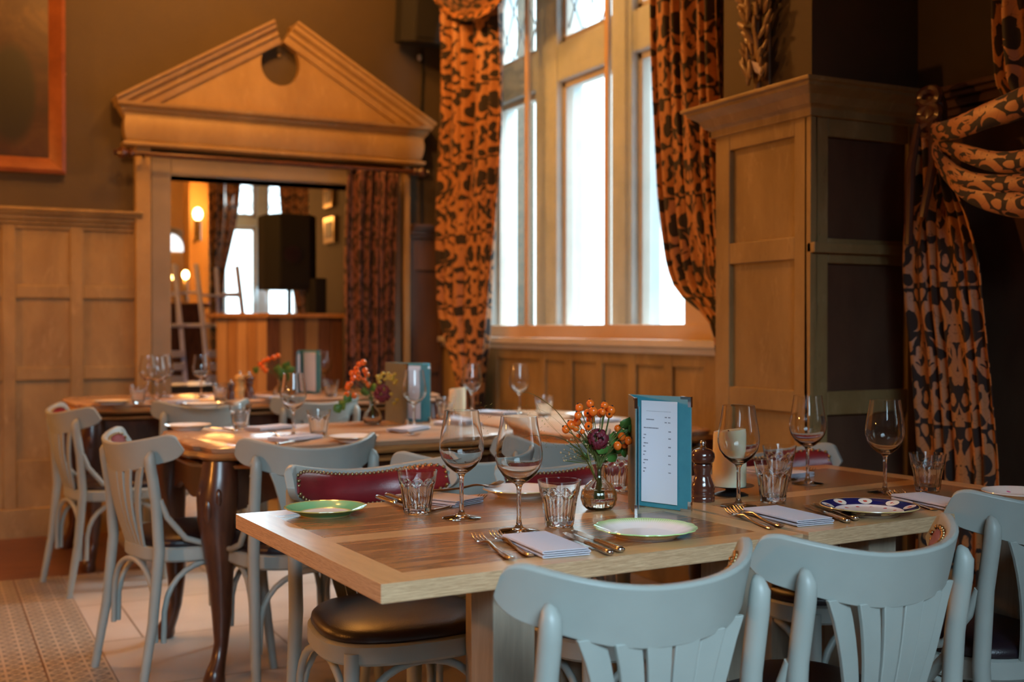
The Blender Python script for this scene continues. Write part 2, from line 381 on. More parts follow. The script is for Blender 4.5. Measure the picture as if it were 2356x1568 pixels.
def curtain(name, rows, nf, amp, P, mat, label, cat='curtain', width=1.6, nu=150, nv=70, group=None, seed=0, solid=0.003):
    """rows: (z, w0, w1, d) top to bottom; P(w, d, z) -> world"""
    rows = sorted(rows, key=lambda r: -r[0]); mb = MB(); V = []; U = []
    zt, zb = rows[0][0], rows[-1][0]
    def sm(z):
        for a, b in zip(rows, rows[1:]):
            if a[0] >= z >= b[0]:
                k = (a[0] - z) / (a[0] - b[0]); i = rows.index(a)
                p0 = rows[max(i - 1, 0)]; p3 = rows[min(i + 2, len(rows) - 1)]
                out = []
                for c in (1, 2, 3):
                    m1 = (b[c] - p0[c]) / 2; m2 = (p3[c] - a[c]) / 2
                    out.append((2*k**3-3*k*k+1)*a[c] + (k**3-2*k*k+k)*m1 + (-2*k**3+3*k*k)*b[c] + (k**3-k*k)*m2)
                return out
        return rows[-1][1:4]
    for j in range(nv + 1):
        z = zt + (zb - zt) * j / nv; w0, w1, d = sm(z)
        sq = abs(w1 - w0) / max(abs(rows[0][2] - rows[0][1]), 0.01)
        for i in range(nu + 1):
            s = i / nu
            ph = 2 * PI * nf * (s + 0.035 * math.sin(2 * PI * s * 2.3 + seed)) + seed
            a = amp * (0.75 + 0.35 * math.sin(5 * s + seed)) * (1.25 - 0.25 * sq)
            q = math.sin(ph + 0.35 * math.sin(z * 2.1 + seed))
            dd = d + a * (q if q > 0 else q * 0.8) + 0.012 * math.sin(ph * 2.1 + z * 3)
            V.append(P(w0 + (w1 - w0) * s + 0.3 * a * math.cos(ph), dd, z)); U.append((s * width, z))
    f = []; uv = []; n = nu + 1
    for j in range(nv):
        for i in range(nu):
            q = (j * n + i, j * n + i + 1, (j + 1) * n + i + 1, (j + 1) * n + i); f.append(q); uv.append([U[k] for k in q])
    mb.add(V, f, 0, None, uv)
    o = mb.build(name, mat, None, smooth=180, solid=solid, weld=0)
    return tag(o, label, cat, group) if label else o

# ------------------------------------------------------------------ the shell
def floor_mat():
    m, t, p = new_mat('stone_flags'); v = coords(t, 'Object')
    br = t.nodes.new('ShaderNodeTexBrick'); br.inputs['Scale'].default_value = 1.0
    br.inputs['Brick Width'].default_value = 0.9; br.inputs['Row Height'].default_value = 0.6; br.inputs['Mortar Size'].default_value = 0.004
    br.inputs['Color1'].default_value = (0.52, 0.46, 0.41, 1); br.inputs['Color2'].default_value = (0.46, 0.41, 0.36, 1); br.inputs['Mortar'].default_value = (0.22, 0.16, 0.11, 1)
    t.links.new(v, br.inputs['Vector']); n = noise_n(t, v, 5, 6)
    t.links.new(mixc(t, 0.5, br.outputs[0], ramp(t, n, [(0.3, (0.75, 0.72, 0.70)), (0.7, (1, 1, 1))]), 'MULTIPLY'), p.inputs['Base Color'])
    p.inputs['Roughness'].default_value = 0.42; bump(t, p, br.outputs['Fac'], -0.2, 0.003); return m
def tile_mat():
    m, t, p = new_mat('patterned_tiles'); c = t.nodes.new('ShaderNodeTexCoord'); s = t.nodes.new('ShaderNodeSeparateXYZ'); t.links.new(c.outputs['Object'], s.inputs[0])
    def lines(sign, per, wid):
        a = math_n(t, 'ADD', s.outputs[0], math_n(t, 'MULTIPLY', s.outputs[1], sign))
        return math_n(t, 'LESS_THAN', math_n(t, 'PINGPONG', a, per / 2), wid)
    d1 = lines(1.0, 0.062, 0.006); d2 = lines(-1.0, 0.062, 0.006)
    lat = math_n(t, 'MAXIMUM', d1, d2)
    vx = math_n(t, 'LESS_THAN', math_n(t, 'PINGPONG', s.outputs[0], 0.031), 0.0045)
    vy = math_n(t, 'LESS_THAN', math_n(t, 'PINGPONG', s.outputs[1], 0.031), 0.0045)
    lat = math_n(t, 'MAXIMUM', lat, math_n(t, 'MAXIMUM', vx, vy))
    gx = math_n(t, 'LESS_THAN', math_n(t, 'PINGPONG', math_n(t, 'ADD', s.outputs[0], 2.41), 0.1), 0.0035)
    col = mixc(t, lat, (0.155, 0.145, 0.125), (0.42, 0.34, 0.26)); col = mixc(t, gx, col, (0.13, 0.07, 0.04))
    n = noise_n(t, c.outputs['Object'], 6, 5)
    t.links.new(mixc(t, 0.5, col, ramp(t, n, [(0.3, (0.7, 0.68, 0.66)), (0.7, (1, 1, 1))]), 'MULTIPLY'), p.inputs['Base Color'])
    p.inputs['Roughness'].default_value = 0.4; return m
M['floor'] = floor_mat(); M['tiles'] = tile_mat()
M['floor_dark'] = wood('dark_floor_band', (0.10, 0.035, 0.018), (0.17, 0.065, 0.032), (3, 25, 25), 0.4)  # darker red-brown tone for the floor band by the back wall
X0, Y0, ZC = -6.6, -8.4, 4.1; Y1 = 7.0
struct(MB().box(X0, 0.5, Y0, 2.9, -0.12, 0.0).box(X0, 1.4, 2.9, Y1, -0.12, 0.0).build('floor', M['floor'], smooth=0), 'pale worn stone floor of the dining room')
struct(MB().box(X0 + 0.02, -2.41, Y0 + 0.02, -1.15, 0.0, 0.003).build('trim_1', M['tiles'], smooth=0), 'strip of small patterned lattice tiles laid in the left floor')
struct(MB().box(X0 + 0.02, -2.05, -1.15, -0.03, 0.0, 0.003).build('trim_2', M['floor_dark'], smooth=0), 'dark red-brown floor band along the panelled wall')
struct(MB().box(X0, 0.5, Y0, 2.9, ZC, ZC + 0.12).box(X0, 1.5, 2.9, Y1, ZC, ZC + 0.12).build('ceiling', M['ceiling'], smooth=0))
# back wall (y = 0 .. 0.25) with the doorway opening x -1.708..-0.36, z 0..2.01
DL, DR, DT = -1.708, -0.36, 2.01
mb = MB().box(X0, DL, 0, 0.25, 0, ZC).box(DR, 0.0, 0, 0.25, 0, ZC).box(DL, DR, 0, 0.25, DT, ZC)
struct(mb.build('wall_back', M['wall'], smooth=0), 'brown painted wall above the panelling with the doorway')
# window wall x = 0..0.5, openings for the three windows
def wall_x(name, spans, mat, label):
    mb = MB(); y = 2.9
    for (ya, yb, za, zb) in spans:
        mb.box(0, 0.5, ya, y, 0, ZC); mb.box(0, 0.5, yb, ya, 0, za); mb.box(0, 0.5, yb, ya, zb, ZC); y = yb
    mb.box(0, 0.5, Y0, y, 0, ZC)
    return struct(mb.build(name, mat, smooth=0), label)
WY0, WY1 = -0.30, -2.86
wall_x('wall_right', [(WY0, WY1, 1.08, 3.4), (-6.3, -7.6, 1.08, 2.6)], M['wall'], 'brown painted wall with the tall windows')
struct(MB().box(X0 - 0.2, X0, Y0, Y1, 0, ZC).build('wall_left', M['wall'], smooth=0))
mb = MB().box(X0, 0.5, Y0 - 0.3, Y0, 0, ZC)
struct(mb.build('wall_front', M['wall'], smooth=0))
# pier
PX, PYL, PYR = -0.479, -3.487, -3.976
struct(MB().box(PX + 0.02, 0.0, PYR + 0.02, PYL - 0.02, 0, ZC).build('wall_pier', M['wall'], smooth=0), 'dark painted pier rising above the panelled cupboard-like casing')

# panelling helper: boards over a backing, a, b = along-wall range; P(a, depth, z) -> world
def panelling(name, cols, rows, a0, a1, z0, z1, P, mats, label, t1=0.014, t2=0.03, cornice=True, base=True, bev=0.004):
    mb = MB()
    def bx(a, b, d0, d1, za, zb, mi=0):
        q = [P(x, d, z) for z in (za, zb) for d in (d0, d1) for x in (a, b)]
        mb.add(q, [(0, 1, 3, 2), (4, 6, 7, 5), (0, 4, 5, 1), (2, 3, 7, 6), (0, 2, 6, 4), (1, 5, 7, 3)], mi)
    bx(a0, a1, 0, t1, z0, z1, 1)                                   # recessed panel field
    edges = [a0] + [e for c in cols for e in c] + [a1]
    zed = [z0] + [e for r in sorted(rows) for e in r] + [z1]
    for i in range(0, len(edges), 2):
        if abs(edges[i+1] - edges[i]) > 0.004: bx(edges[i], edges[i + 1], t1 * 0.5, t2, z0, z1)
    for j in range(0, len(zed), 2):
        for (ca, cb) in cols: bx(ca, cb, t1 * 0.5, t2 - 0.0015, zed[j], zed[j + 1])
    if cornice:
        for dz0, dz1, dd in ((0.0, 0.022, 0.045), (0.022, 0.05, 0.062), (0.05, 0.068, 0.085), (0.068, 0.085, 0.10)):
            bx(a0, a1, 0, dd, z1 + dz0, z1 + dz1)
    if base: bx(a0, a1, 0, t2 + 0.018, 0, 0.16)
    o = mb.build(name, mats, None, smooth=0, bevel=bev)
    return struct(o, label)
PB = lambda a, d, z: Vector((a, -d, z))          # back wall
PR = lambda a, d, z: Vector((-d, a, z))          # window wall
cols = [(-2.521 - 0.344 * k, -2.245 - 0.344 * k) for k in range(11, -1, -1)] + [(-2.177, -1.899)]
panelling('trim_3', cols, [(0.42, 0.852), (0.922, 1.299), (1.369, 1.675)], X0 + 0.01, -1.87, 0, 1.70, PB, [M['panel'], M['panel']], 'ochre painted square panelling left of the doorway')
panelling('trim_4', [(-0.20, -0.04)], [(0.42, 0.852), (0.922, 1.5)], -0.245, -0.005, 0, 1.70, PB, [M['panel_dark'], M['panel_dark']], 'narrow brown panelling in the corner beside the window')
cs = []; ys = [(1146, 1244), (1257, 1303), (1320, 1374), (1389, 1448), (1466, 1530), (1550, 1622)]
for a, b in ys:
    cs.append((hit(a, 880, 0, -0.02).y, hit(b, 880, 0, -0.02).y))
panelling('trim_5', cs, [(0.25, 0.965)], -0.06, -3.47, 0, 1.05, PR, [M['panel'], M['panel']], 'tall narrow ochre panels under the window sill', cornice=False)
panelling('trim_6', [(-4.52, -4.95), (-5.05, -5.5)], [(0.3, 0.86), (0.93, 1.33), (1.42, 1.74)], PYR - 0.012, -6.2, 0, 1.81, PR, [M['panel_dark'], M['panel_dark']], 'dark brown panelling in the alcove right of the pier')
# pier casing (left face towards -x, right face towards -y, hidden side towards +y)
def pier():
    mb = MB()
    def face(P, a0, a1, cols, rows, rail):
        def bx(a, b, d0, d1, za, zb, mi=0):
            q = [P(x, d, z) for z in (za, zb) for d in (d0, d1) for x in (a, b)]
            mb.add(q, [(0, 1, 3, 2), (4, 6, 7, 5), (0, 4, 5, 1), (2, 3, 7, 6), (0, 2, 6, 4), (1, 5, 7, 3)], mi)
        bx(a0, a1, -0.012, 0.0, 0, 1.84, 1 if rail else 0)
        ed = [a0] + list(cols) + [a1]
        bx(ed[0], ed[1], -0.01, 0.018, 0, 1.84); bx(ed[2], ed[3], -0.01, 0.018, 0, 1.84)
        zed = [0] + [e for r in rows for e in r] + [1.84]
        for j in range(0, len(zed), 2): bx(ed[1], ed[2], -0.01, 0.0172, zed[j], zed[j + 1])
        if rail: bx(a0, a1, 0.0, 0.036, 1.372, 1.405)
        bx(a0, a1, 0, 0.03, 0, 0.16)
    face(lambda a, d, z: Vector((PX + 0.018 - d, a, z)), PYR, PYL, (PYR + 0.078, PYL - 0.078), [(0.3, 0.863), (0.934, 1.355), (1.427, 1.748)], False)
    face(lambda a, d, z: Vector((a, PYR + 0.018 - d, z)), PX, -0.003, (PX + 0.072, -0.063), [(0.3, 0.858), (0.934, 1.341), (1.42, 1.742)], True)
    mb.box(PX + 0.02, -0.003, PYL - 0.02, PYL, 0, 1.84)
    prof = [(0.0, 1.80), (0.012, 1.80), (0.012, 1.825), (0.03, 1.835), (0.045, 1.86), (0.075, 1.88), (0.075, 1.89), (0.09, 1.893), (0.09, 1.905), (0.0, 1.912)]
    rings = []
    for d, z in prof:                                             # mitred cornice round three sides
        rings.append([(-0.003, PYL + d, z), (PX - d, PYL + d, z), (PX - d, PYR - d, z), (-0.003, PYR - d, z)])
    n = 4; v = [p for r in rings for p in r]; f = []
    for j in range(len(rings) - 1):
        for i in range(3): f.append((j * n + i, j * n + i + 1, (j + 1) * n + i + 1, (j + 1) * n + i))
    f.append((len(v) - 4, len(v) - 3, len(v) - 2, len(v) - 1))
    mb.add(v, f)
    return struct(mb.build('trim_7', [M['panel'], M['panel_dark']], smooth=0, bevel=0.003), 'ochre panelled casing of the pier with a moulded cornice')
pier()

# ------------------------------------------------------------------ doorway surround with broken pediment
def door_surround():
    d = thing('door_1', 'ochre door surround with a broken pediment on the back wall', 'doorway', (0, 0, 0)); d['kind'] = 'structure'
    fr = M['frame_paint']
    mb = MB().box(-1.817, DL, -0.045, 0.25, 0, 2.13).box(DR, -0.302, -0.045, 0.25, 0, 2.13).box(DL, DR, -0.04, 0.25, DT, 2.13)
    mb.build('door_frame', fr, d, smooth=0, bevel=0.006)
    MB().box(-1.905, -1.822, -0.075, 0.0, 0, 2.15).build('pilaster', M['pediment'], d, smooth=0, bevel=0.006)
    MB().box(-0.296, -0.255, -0.075, 0.0, 0, 2.15).build('pilaster', M['pediment'], d, smooth=0, bevel=0.006)
    # architrave bead, frieze (swelling) and cornice: profiles (depth, z) swept along x
    def sweep(prof, xa, xb, name, ret=True):
        mb = MB(); rings = []
        for x, e in ((xa, -1), (xb, 1)):
            rings.append([(x + (e * dd if ret else 0), -dd, z) for dd, z in prof])
        # returns to the wall at both ends
        n = len(prof); v = [(xa - (dd if ret else 0), 0, z) for dd, z in prof] + rings[0] + rings[1] + [(xb + (dd if ret else 0), 0, z) for dd, z in prof]
        f = []
        for j in range(3):
            for i in range(n - 1): f.append((j * n + i, j * n + i + 1, (j + 1) * n + i + 1, (j + 1) * n + i))
        mb.add(v, f); mb.build(name, M['pediment'], d, smooth=30)
    A = -1.86; B = -0.285
    sweep([(0.0, 2.148), (0.10, 2.148), (0.115, 2.158), (0.115, 2.172), (0.09, 2.185), (0.0, 2.187)], A, B, 'architrave')
    fz = [(0.0, 2.185)] + [(0.075 + 0.035 * math.sin(PI * (0.18 + k / 8 * 0.62)) , 2.187 + 0.145 * k / 8) for k in range(9)] + [(0.0, 2.333)]
    sweep(fz, A, B, 'frieze')
    sweep([(0.0, 2.325), (0.09, 2.325), (0.098, 2.338), (0.115, 2.345), (0.12, 2.36), (0.15, 2.372), (0.155, 2.388), (0.0, 2.392)], A, B, 'cornice')
    # tympanum with teardrop opening cut in from the top
    y = -0.075
    ax, az = -1.068, 2.915
    L0, R0, zb = -1.93, -0.205, 2.385
    tear = []
    cx, cz, r = -1.078, 2.69, 0.118
    for k in range(0, 25):                       # from upper left round the bottom to the upper right
        a = math.radians(150 + 240 * k / 24); tear.append((cx + r * math.cos(a), cz + 0.005 + r * 1.08 * math.sin(a)))
    left_top = (-1.115, 2.925); right_top = (-1.02, 2.925)
    poly = [(L0, zb), (R0, zb), (R0, zb + 0.02), right_top] + list(reversed(tear)) + [left_top, (L0, zb + 0.02)]
    mb = MB(); n = len(poly)
    mb.add([(x, y, z) for x, z in poly] + [(x, -0.002, z) for x, z in poly], [tuple(range(n)), tuple(reversed(range(n, 2 * n)))] + [(i, n + i, n + (i + 1) % n, (i + 1) % n) for i in range(n)])
    mb.build('tympanum', M['pediment'], d, smooth=0)
    # raking cornices
    def rake(p0, p1, name):
        p0 = Vector((p0[0], 0, p0[1])); p1 = Vector((p1[0], 0, p1[1])); t = (p1 - p0).normalized(); up = Vector((-t.z, 0, t.x))
        if up.z < 0: up = -up
        prof = [(0.0, -0.115), (0.09, -0.115), (0.097, -0.095), (0.10, -0.075), (0.118, -0.068), (0.122, -0.045), (0.15, -0.028), (0.158, -0.005), (0.175, 0.0), (0.178, 0.014), (0.0, 0.018)]
        mb = MB(); n = len(prof); v = []
        for q in (p0, p1):
            for dd, h in prof: v.append(q + up * h + Vector((0, -dd, 0)))
        f = [(i, i + 1, n + i + 1, n + i) for i in range(n - 1)] + [tuple(range(n)), tuple(reversed(range(n, 2 * n)))]
        mb.add(v, f); mb.build(name, M['pediment'], d, smooth=30)
    rake((-2.015, 2.395), (-1.135, 2.915), 'raking_cornice')
    rake((-0.125, 2.395), (-1.005, 2.922), 'raking_cornice')
    MB().lathe([(0.0, 0), (0.008, 0), (0.008, 0.02), (0.0, 0.024)], 12, 0, T((-1.068, -0.001, 2.76), rx=PI / 2)).build('hook', M['brass'], d)
    return d
door_surround()
# curtain pole over the doorway
pole = thing('curtain_pole', 'dark brown wooden curtain pole with turned finials over the doorway', 'curtain pole', (0, 0, 0))
MB().tube([(-1.93, -0.155, 2.10), (-0.27, -0.155, 2.10)], 0.014, 14).build('pole', M['antique_dark'], pole)
for sx, xx in ((-1, -1.93), (1, -0.27)):
    prof = [(0.0, 0.0), (0.022, 0.0), (0.028, 0.012), (0.014, 0.025), (0.03, 0.045), (0.034, 0.06), (0.02, 0.08), (0.012, 0.088), (0.018, 0.098), (0.0, 0.108)]
    MB().lathe(prof, 16, 0, T((xx, -0.155, 2.10), ry=sx * PI / 2)).build('finial', M['antique_dark'], pole)
for xx in (-1.86, -0.28):
    MB().tube([(xx, -0.075, 2.10), (xx, -0.155, 2.10)], 0.01, 8).build('bracket', M['antique_dark'], pole)
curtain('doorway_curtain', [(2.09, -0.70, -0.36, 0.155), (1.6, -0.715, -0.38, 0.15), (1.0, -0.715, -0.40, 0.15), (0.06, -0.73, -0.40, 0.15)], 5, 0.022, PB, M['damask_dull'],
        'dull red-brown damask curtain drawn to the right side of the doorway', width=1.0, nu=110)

# ------------------------------------------------------------------ window 1: secondary glazing, stone window behind, sill
def window(name, y0, y1, z0, z1, xo, lights, tz, label, inner=True):
    wd = thing(name, label, 'window', (0, 0, 0)); wd['kind'] = 'structure'
    if inner:
        bays = [y0, -1.165, -2.0, -2.65]; mb = MB()
        for k in (1, 2): mb.box(-0.014, 0.008, bays[k] - 0.018, bays[k] + 0.018, z0, z1)
        mb.box(-0.015, 0.03, y0 - 0.05, y0, z0, z1); mb.box(-0.015, 0.03, y1, bays[3], z0, z1)
        mb.box(-0.018, 0.03, y1, y0, z0, z0 + 0.072); mb.box(-0.012, 0.03, y1, y0, z1 - 0.05, z1)
        mb.build('window_frame', M['window_brown'], wd, smooth=0, bevel=0.004)
        for k in range(3):
            MB().add([(0.008, bays[k], z0 + 0.05), (0.008, bays[k + 1], z0 + 0.05), (0.008, bays[k + 1], z1 - 0.02), (0.008, bays[k], z1 - 0.02)], [(0, 1, 2, 3)]).build('pane', M['pane'], wd, smooth=0)
    # outer stone
    mb = MB(); edges = [y0]
    for a, b in lights: edges += [a, b]
    edges.append(y1)
    for i in range(0, len(edges), 2):
        mb.box(xo - 0.06, xo + 0.12, edges[i + 1], edges[i], z0 - 0.05, z1 + 0.05)
    mb.box(xo - 0.06, xo + 0.12, y1, y0, z0 - 0.05, z0 + 0.03)
    mb.box(xo - 0.05, xo + 0.12, y1, y0, tz[0], tz[1])
    mb.build('stone_mullion', M['stone'], wd, smooth=0, bevel=0.015)
    mb = MB(); ld = MB()
    for a, b in lights:
        for za, zb in ((z0 + 0.03, tz[0]), (tz[1], z1)):
            fw = 0.035
            mb.box(xo - 0.02, xo + 0.03, a - fw, a, za, zb); mb.box(xo - 0.02, xo + 0.03, b, b + fw, za, zb)
            mb.box(xo - 0.02, xo + 0.03, b, a, za, za + fw); mb.box(xo - 0.02, xo + 0.03, b, a, zb - fw, zb)
        za, zb = tz[1] + 0.03, z1; w = a - b; nd = 3; s = w / nd; k0 = -8
        for k in range(-8, 12):
            for sg in (1, -1):
                pts = []
                for q in range(0, 41):
                    yy = b + w * q / 40; zz = za + (sg * (yy - b) * 1.6 + k * s * 1.6)
                    if za <= zz <= zb: pts.append((xo, yy, zz))
                if len(pts) > 1: ld.tube([pts[0], pts[-1]], 0.005, 4)
    mb.build('casement', M['window_paint'], wd, smooth=0, bevel=0.004)
    ld.build('lead_lattice', M['lead'], wd, smooth=0)
    for a, b in lights:
        MB().add([(xo, a, z0), (xo, b, z0), (xo, b, z1), (xo, a, z1)], [(0, 1, 2, 3)]).build('pane', M['pane'], wd, smooth=0)
    # painted reveal lining + sill
    return wd
LIG = [(-0.50, -1.055), (-1.305, -1.86), (-2.05, -2.60)]
w1 = window('window_1', WY0, WY1, 1.08, 3.4, 0.16, LIG, (2.47, 2.68), 'tall mullioned window with clear panes behind three brown frames')
MB().box(-0.07, 0.0, WY1 - 0.1, -0.06, 1.05, 1.085).box(-0.045, 0.0, WY1 - 0.1, -0.06, 1.02, 1.05).build('sill', M['window_paint'], w1, smooth=0, bevel=0.006)
MB().box(-0.03, 0.0, WY1 - 0.11, WY1 + 0.0, 1.085, 3.45).build('architrave', M['window_paint'], w1, smooth=0, bevel=0.006)
w2 = window('window_2', -0.03, -1.0, 1.1, 3.3, 0.08, [(-0.08, -0.46), (-0.58, -0.95)], (2.30, 2.42), 'bright mullioned window of the room beyond the doorway', inner=False)
w2.location = (0, 6.4, 0); w2.rotation_euler.z = PI / 2
# window 3 lies outside the frame on the right; simple bars in the opening
w3 = window('window_3', -6.3, -7.6, 1.08, 2.6, 0.16, [(-6.4, -6.9), (-7.05, -7.5)], (2.2, 2.3), 'second mullioned window of the dining room right of the alcove', inner=False)

# ------------------------------------------------------------------ trees outside the window
def tree(x, y, h, r, label, sd):
    rnd = random.Random(sd); t = thing('tree', label, 'tree', (x, y, -0.5), group=None)
    mb = MB().tube([(0, 0, 0), (0.1, 0, h * 0.4), (0.0, 0.1, h * 0.75), (0.1, 0, h)], [0.22, 0.17, 0.11, 0.04], 8)
    for k in range(7):
        a = rnd.uniform(0, 2 * PI); mb.tube([(0.05, 0.05, h * 0.4 + k * h * 0.07), (math.cos(a) * r * 0.5, math.sin(a) * r * 0.5, h * 0.6 + k * h * 0.06)], [0.07, 0.02], 6)
    mb.build('trunk', M['bark'], t)
    mb = MB()
    for k in range(1500):
        d = Vector((rnd.gauss(0, 1), rnd.gauss(0, 1), rnd.gauss(0, 1))).normalized() * r * rnd.random() ** 0.4
        c = d + Vector((0, 0, h * 0.72)); s = rnd.uniform(0.08, 0.16)
        R = Matrix.Rotation(rnd.uniform(0, 6.3), 4, 'Z') @ Matrix.Rotation(rnd.uniform(-1.2, 1.2), 4, 'X')
        mb.add([(-s, 0, 0), (0, -s * .5, 0.02), (s, 0, 0), (0, s * .5, 0.02)], [(0, 1, 2, 3)], 0, Matrix.Translation(c) @ R)
    tag(mb.build('foliage', M['leaf_out'], t, smooth=0, weld=0), kind='stuff')
M['bark'] = plain('bark', (0.20, 0.16, 0.13), 0.8); M['leaf_out'] = plain('pale_green_leaves', (0.30, 0.52, 0.32), 0.7, Transmission_Weight=0.0)
tree(7.0, 3.4, 6.5, 1.9, 'pale green tree outside behind the middle window light', 1)
tree(8.5, -0.6, 5.5, 1.5, 'small green tree outside behind the right window light', 2)
struct(MB().box(0.6, 40, -30, 40, -0.7, -0.5).build('trim_8', plain('outdoor_paving', (0.45, 0.47, 0.46), 0.9), smooth=0), 'pale ground outside the windows')

# ------------------------------------------------------------------ window curtains and valance
def pixel_rows(rows, d, ztop, zbot=0.05):
    out = [(hit((a + b) / 2, y, 0, -d).z, hit(a, y, 0, -d).y, hit(b, y, 0, -d).y, d) for y, a, b in rows]
    return [(ztop, *out[0][1:])] + out + [(zbot, *out[-1][1:])]
PW = lambda w_, d, z: Vector((-d, w_, z))
curtain('window_curtain', pixel_rows([(60, 1022, 1158), (200, 1020, 1158), (350, 1018, 1153), (500, 1016, 1143), (620, 1018, 1135), (720, 1022, 1130), (800, 1040, 1124), (870, 1058, 1115), (930, 1066, 1112)], 0.13, 3.9),
        5, 0.05, PW, M['damask'], 'copper and black damask curtain hanging left of the window in the corner', width=1.3)
curtain('window_curtain', pixel_rows([(0, 1503, 1668), (150, 1506, 1668), (300, 1513, 1672), (420, 1520, 1675), (520, 1532, 1680), (600, 1545, 1685), (650, 1562, 1690), (690, 1592, 1695), (720, 1632, 1700), (760, 1662, 1705), (850, 1668, 1710)], 0.15, 3.9),
        6, 0.045, PW, M['damask'], 'copper and black damask curtain right of the window, gathered towards the pier', width=1.5, seed=1.3)
def swag(name, label, pts_top, drop, nfold, mat, P):
    """a festoon: upper edge a straight line, lower edge a sagging curve"""
    mb = MB(); nu, nv = 70, 40; V = []; U = []
    (a0, z0), (a1, z1) = pts_top
    for j in range(nv + 1):
        k = j / nv
        for i in range(nu + 1):
            s = i / nu; sag = (1 - (2 * s - 1) ** 2)
            z = z0 + (z1 - z0) * s - 0.02 - drop * sag * k - 0.1 * k
            d = 0.16 + 0.055 * sag * math.sin(PI * k * 0.9) + 0.028 * math.sin(2 * PI * nfold * k) * (0.3 + 0.7 * sag)
            V.append(P(a0 + (a1 - a0) * s, d, z)); U.append((s * 1.2, k * 1.1 + 0.3 * sag))
    f = []; uv = []; n = nu + 1
    for j in range(nv):
        for i in range(nu):
            q = (j * n + i, j * n + i + 1, (j + 1) * n + i + 1, (j + 1) * n + i); f.append(q); uv.append([U[x] for x in q])
    mb.add(V, f, 0, None, uv)
    return tag(mb.build(name, mat, None, smooth=180, solid=0.004, weld=0), label, 'valance')
swag('curtain_swag', 'copper damask swag across the top left of the window', ((-0.04, 3.55), (-2.2, 3.55)), 0.60, 4, M['damask'], lambda w_, d, z: Vector((-d - 0.07, w_, z)))

# right-hand curtain in the alcove: tied up in a knot, with a swag towards the right
PA = lambda w_, d, z: Vector((-d, w_, z))
curtain('alcove_curtain', pixel_rows([(318, 2132, 2168), (370, 2122, 2185), (430, 2108, 2205), (500, 2092, 2232), (600, 2080, 2258), (700, 2082, 2268), (800, 2092, 2278), (900, 2098, 2286), (1060, 2105, 2296)], 0.20, 1.76)[1:],
        3, 0.04, PA, M['damask'], 'copper damask curtain hanging from a knot beside the pier', width=0.75, nu=90, seed=0.6)
def rope_folds():
    t = thing('tied_curtain_swag', 'copper damask swag of heavy folds looped from the knot at the alcove', 'curtain', (0, 0, 0))
    def fold(pxs, r, name='fold'):
        pts = [hit(x, y, 0, -0.24 - 0.10 * math.sin(PI * i / (len(pxs) - 1))) for i, (x, y) in enumerate(pxs)]
        fine = []
        for i in range(len(pts) - 1):
            p0 = pts[max(i - 1, 0)]; p1 = pts[i]; p2 = pts[i + 1]; p3 = pts[min(i + 2, len(pts) - 1)]
            for k in range(6):
                u = k / 6
                fine.append(0.5 * ((2 * p1) + (p2 - p0) * u + (2 * p0 - 5 * p1 + 4 * p2 - p3) * u * u + (3 * p1 - p0 - 3 * p2 + p3) * u ** 3))
        fine.append(pts[-1]); n = len(fine); seg = 20; mb = MB(); V = []; U = []
        acc = 0
        for i, p in enumerate(fine):
            if i: acc += (p - fine[i - 1]).length
            tg = (fine[min(i + 1, n - 1)] - fine[max(i - 1, 0)]).normalized(); a = Vector((1, 0, 0)); b = tg.cross(a).normalized()
            rr = r * (0.45 + 0.55 * math.sin(PI * min(1, (i + 2) / n * 1.1) * 0.5))
            for k in range(seg + 1):
                an = 2 * PI * k / seg; wob = 1 + 0.10 * math.sin(3 * an + acc * 9)
                V.append(p + (a * math.cos(an) * 0.6 + b * math.sin(an)) * rr * wob); U.append((k / seg * 0.36 + 0.3 * r, acc))
        f = []; uv = []; m = seg + 1
        for i in range(n - 1):
            for k in range(seg):
                q = (i * m + k, i * m + k + 1, (i + 1) * m + k + 1, (i + 1) * m + k); f.append(q); uv.append([U[x] for x in q])
        mb.add(V, f, 0, None, uv); mb.build(name, M['damask'], t, smooth=180)
    fold([(2148, 300), (2200, 295), (2290, 262), (2356, 236), (2440, 190), (2540, 110)], 0.045)
    fold([(2150, 325), (2220, 352), (2300, 375), (2390, 362), (2500, 300), (2620, 160)], 0.034)
    fold([(2150, 345), (2190, 400), (2250, 448), (2350, 470), (2480, 440), (2640, 300), (2720, 120)], 0.042)
    fold([(2145, 330), (2170, 372), (2230, 415), (2330, 425), (2440, 400), (2560, 300), (2660, 130)], 0.03)
    # knot
    c = hit(2150, 262, 0, -0.2); mb = MB()
    for k in range(3):
        mb.tube([c + Vector((-0.02, 0.035 * math.cos(q), 0.0 + 0.05 * (k - 1) + 0.022 * math.sin(q))) for q in [2 * PI * i / 12 for i in range(13)]], 0.016, 8)
    mb.ball(c, 0.05, sq=(0.7, 0.9, 1.5)); mb.build('knot', M['antique_dark'], t)
    for dx, lz in ((-0.02, 0.32), (0.035, 0.40)):
        MB().tube([c + Vector((-0.03, dx, -0.03)), c + Vector((-0.06, dx * 1.6 - 0.02, -0.16)), c + Vector((-0.07, dx + 0.0, -lz))], [0.012, 0.014, 0.012], 8).build('tie_cord', M['antique_dark'], t)
rope_folds()
curtain('alcove_curtain', pixel_rows([(0, 2272, 2620), (90, 2276, 2620), (170, 2286, 2620), (230, 2330, 2620)], 0.15, 3.9)[:-1], 5, 0.045, PA, M['damask'],
        'dark damask curtain falling from above at the right edge behind the swag', width=1.2, nu=120, seed=2.2)

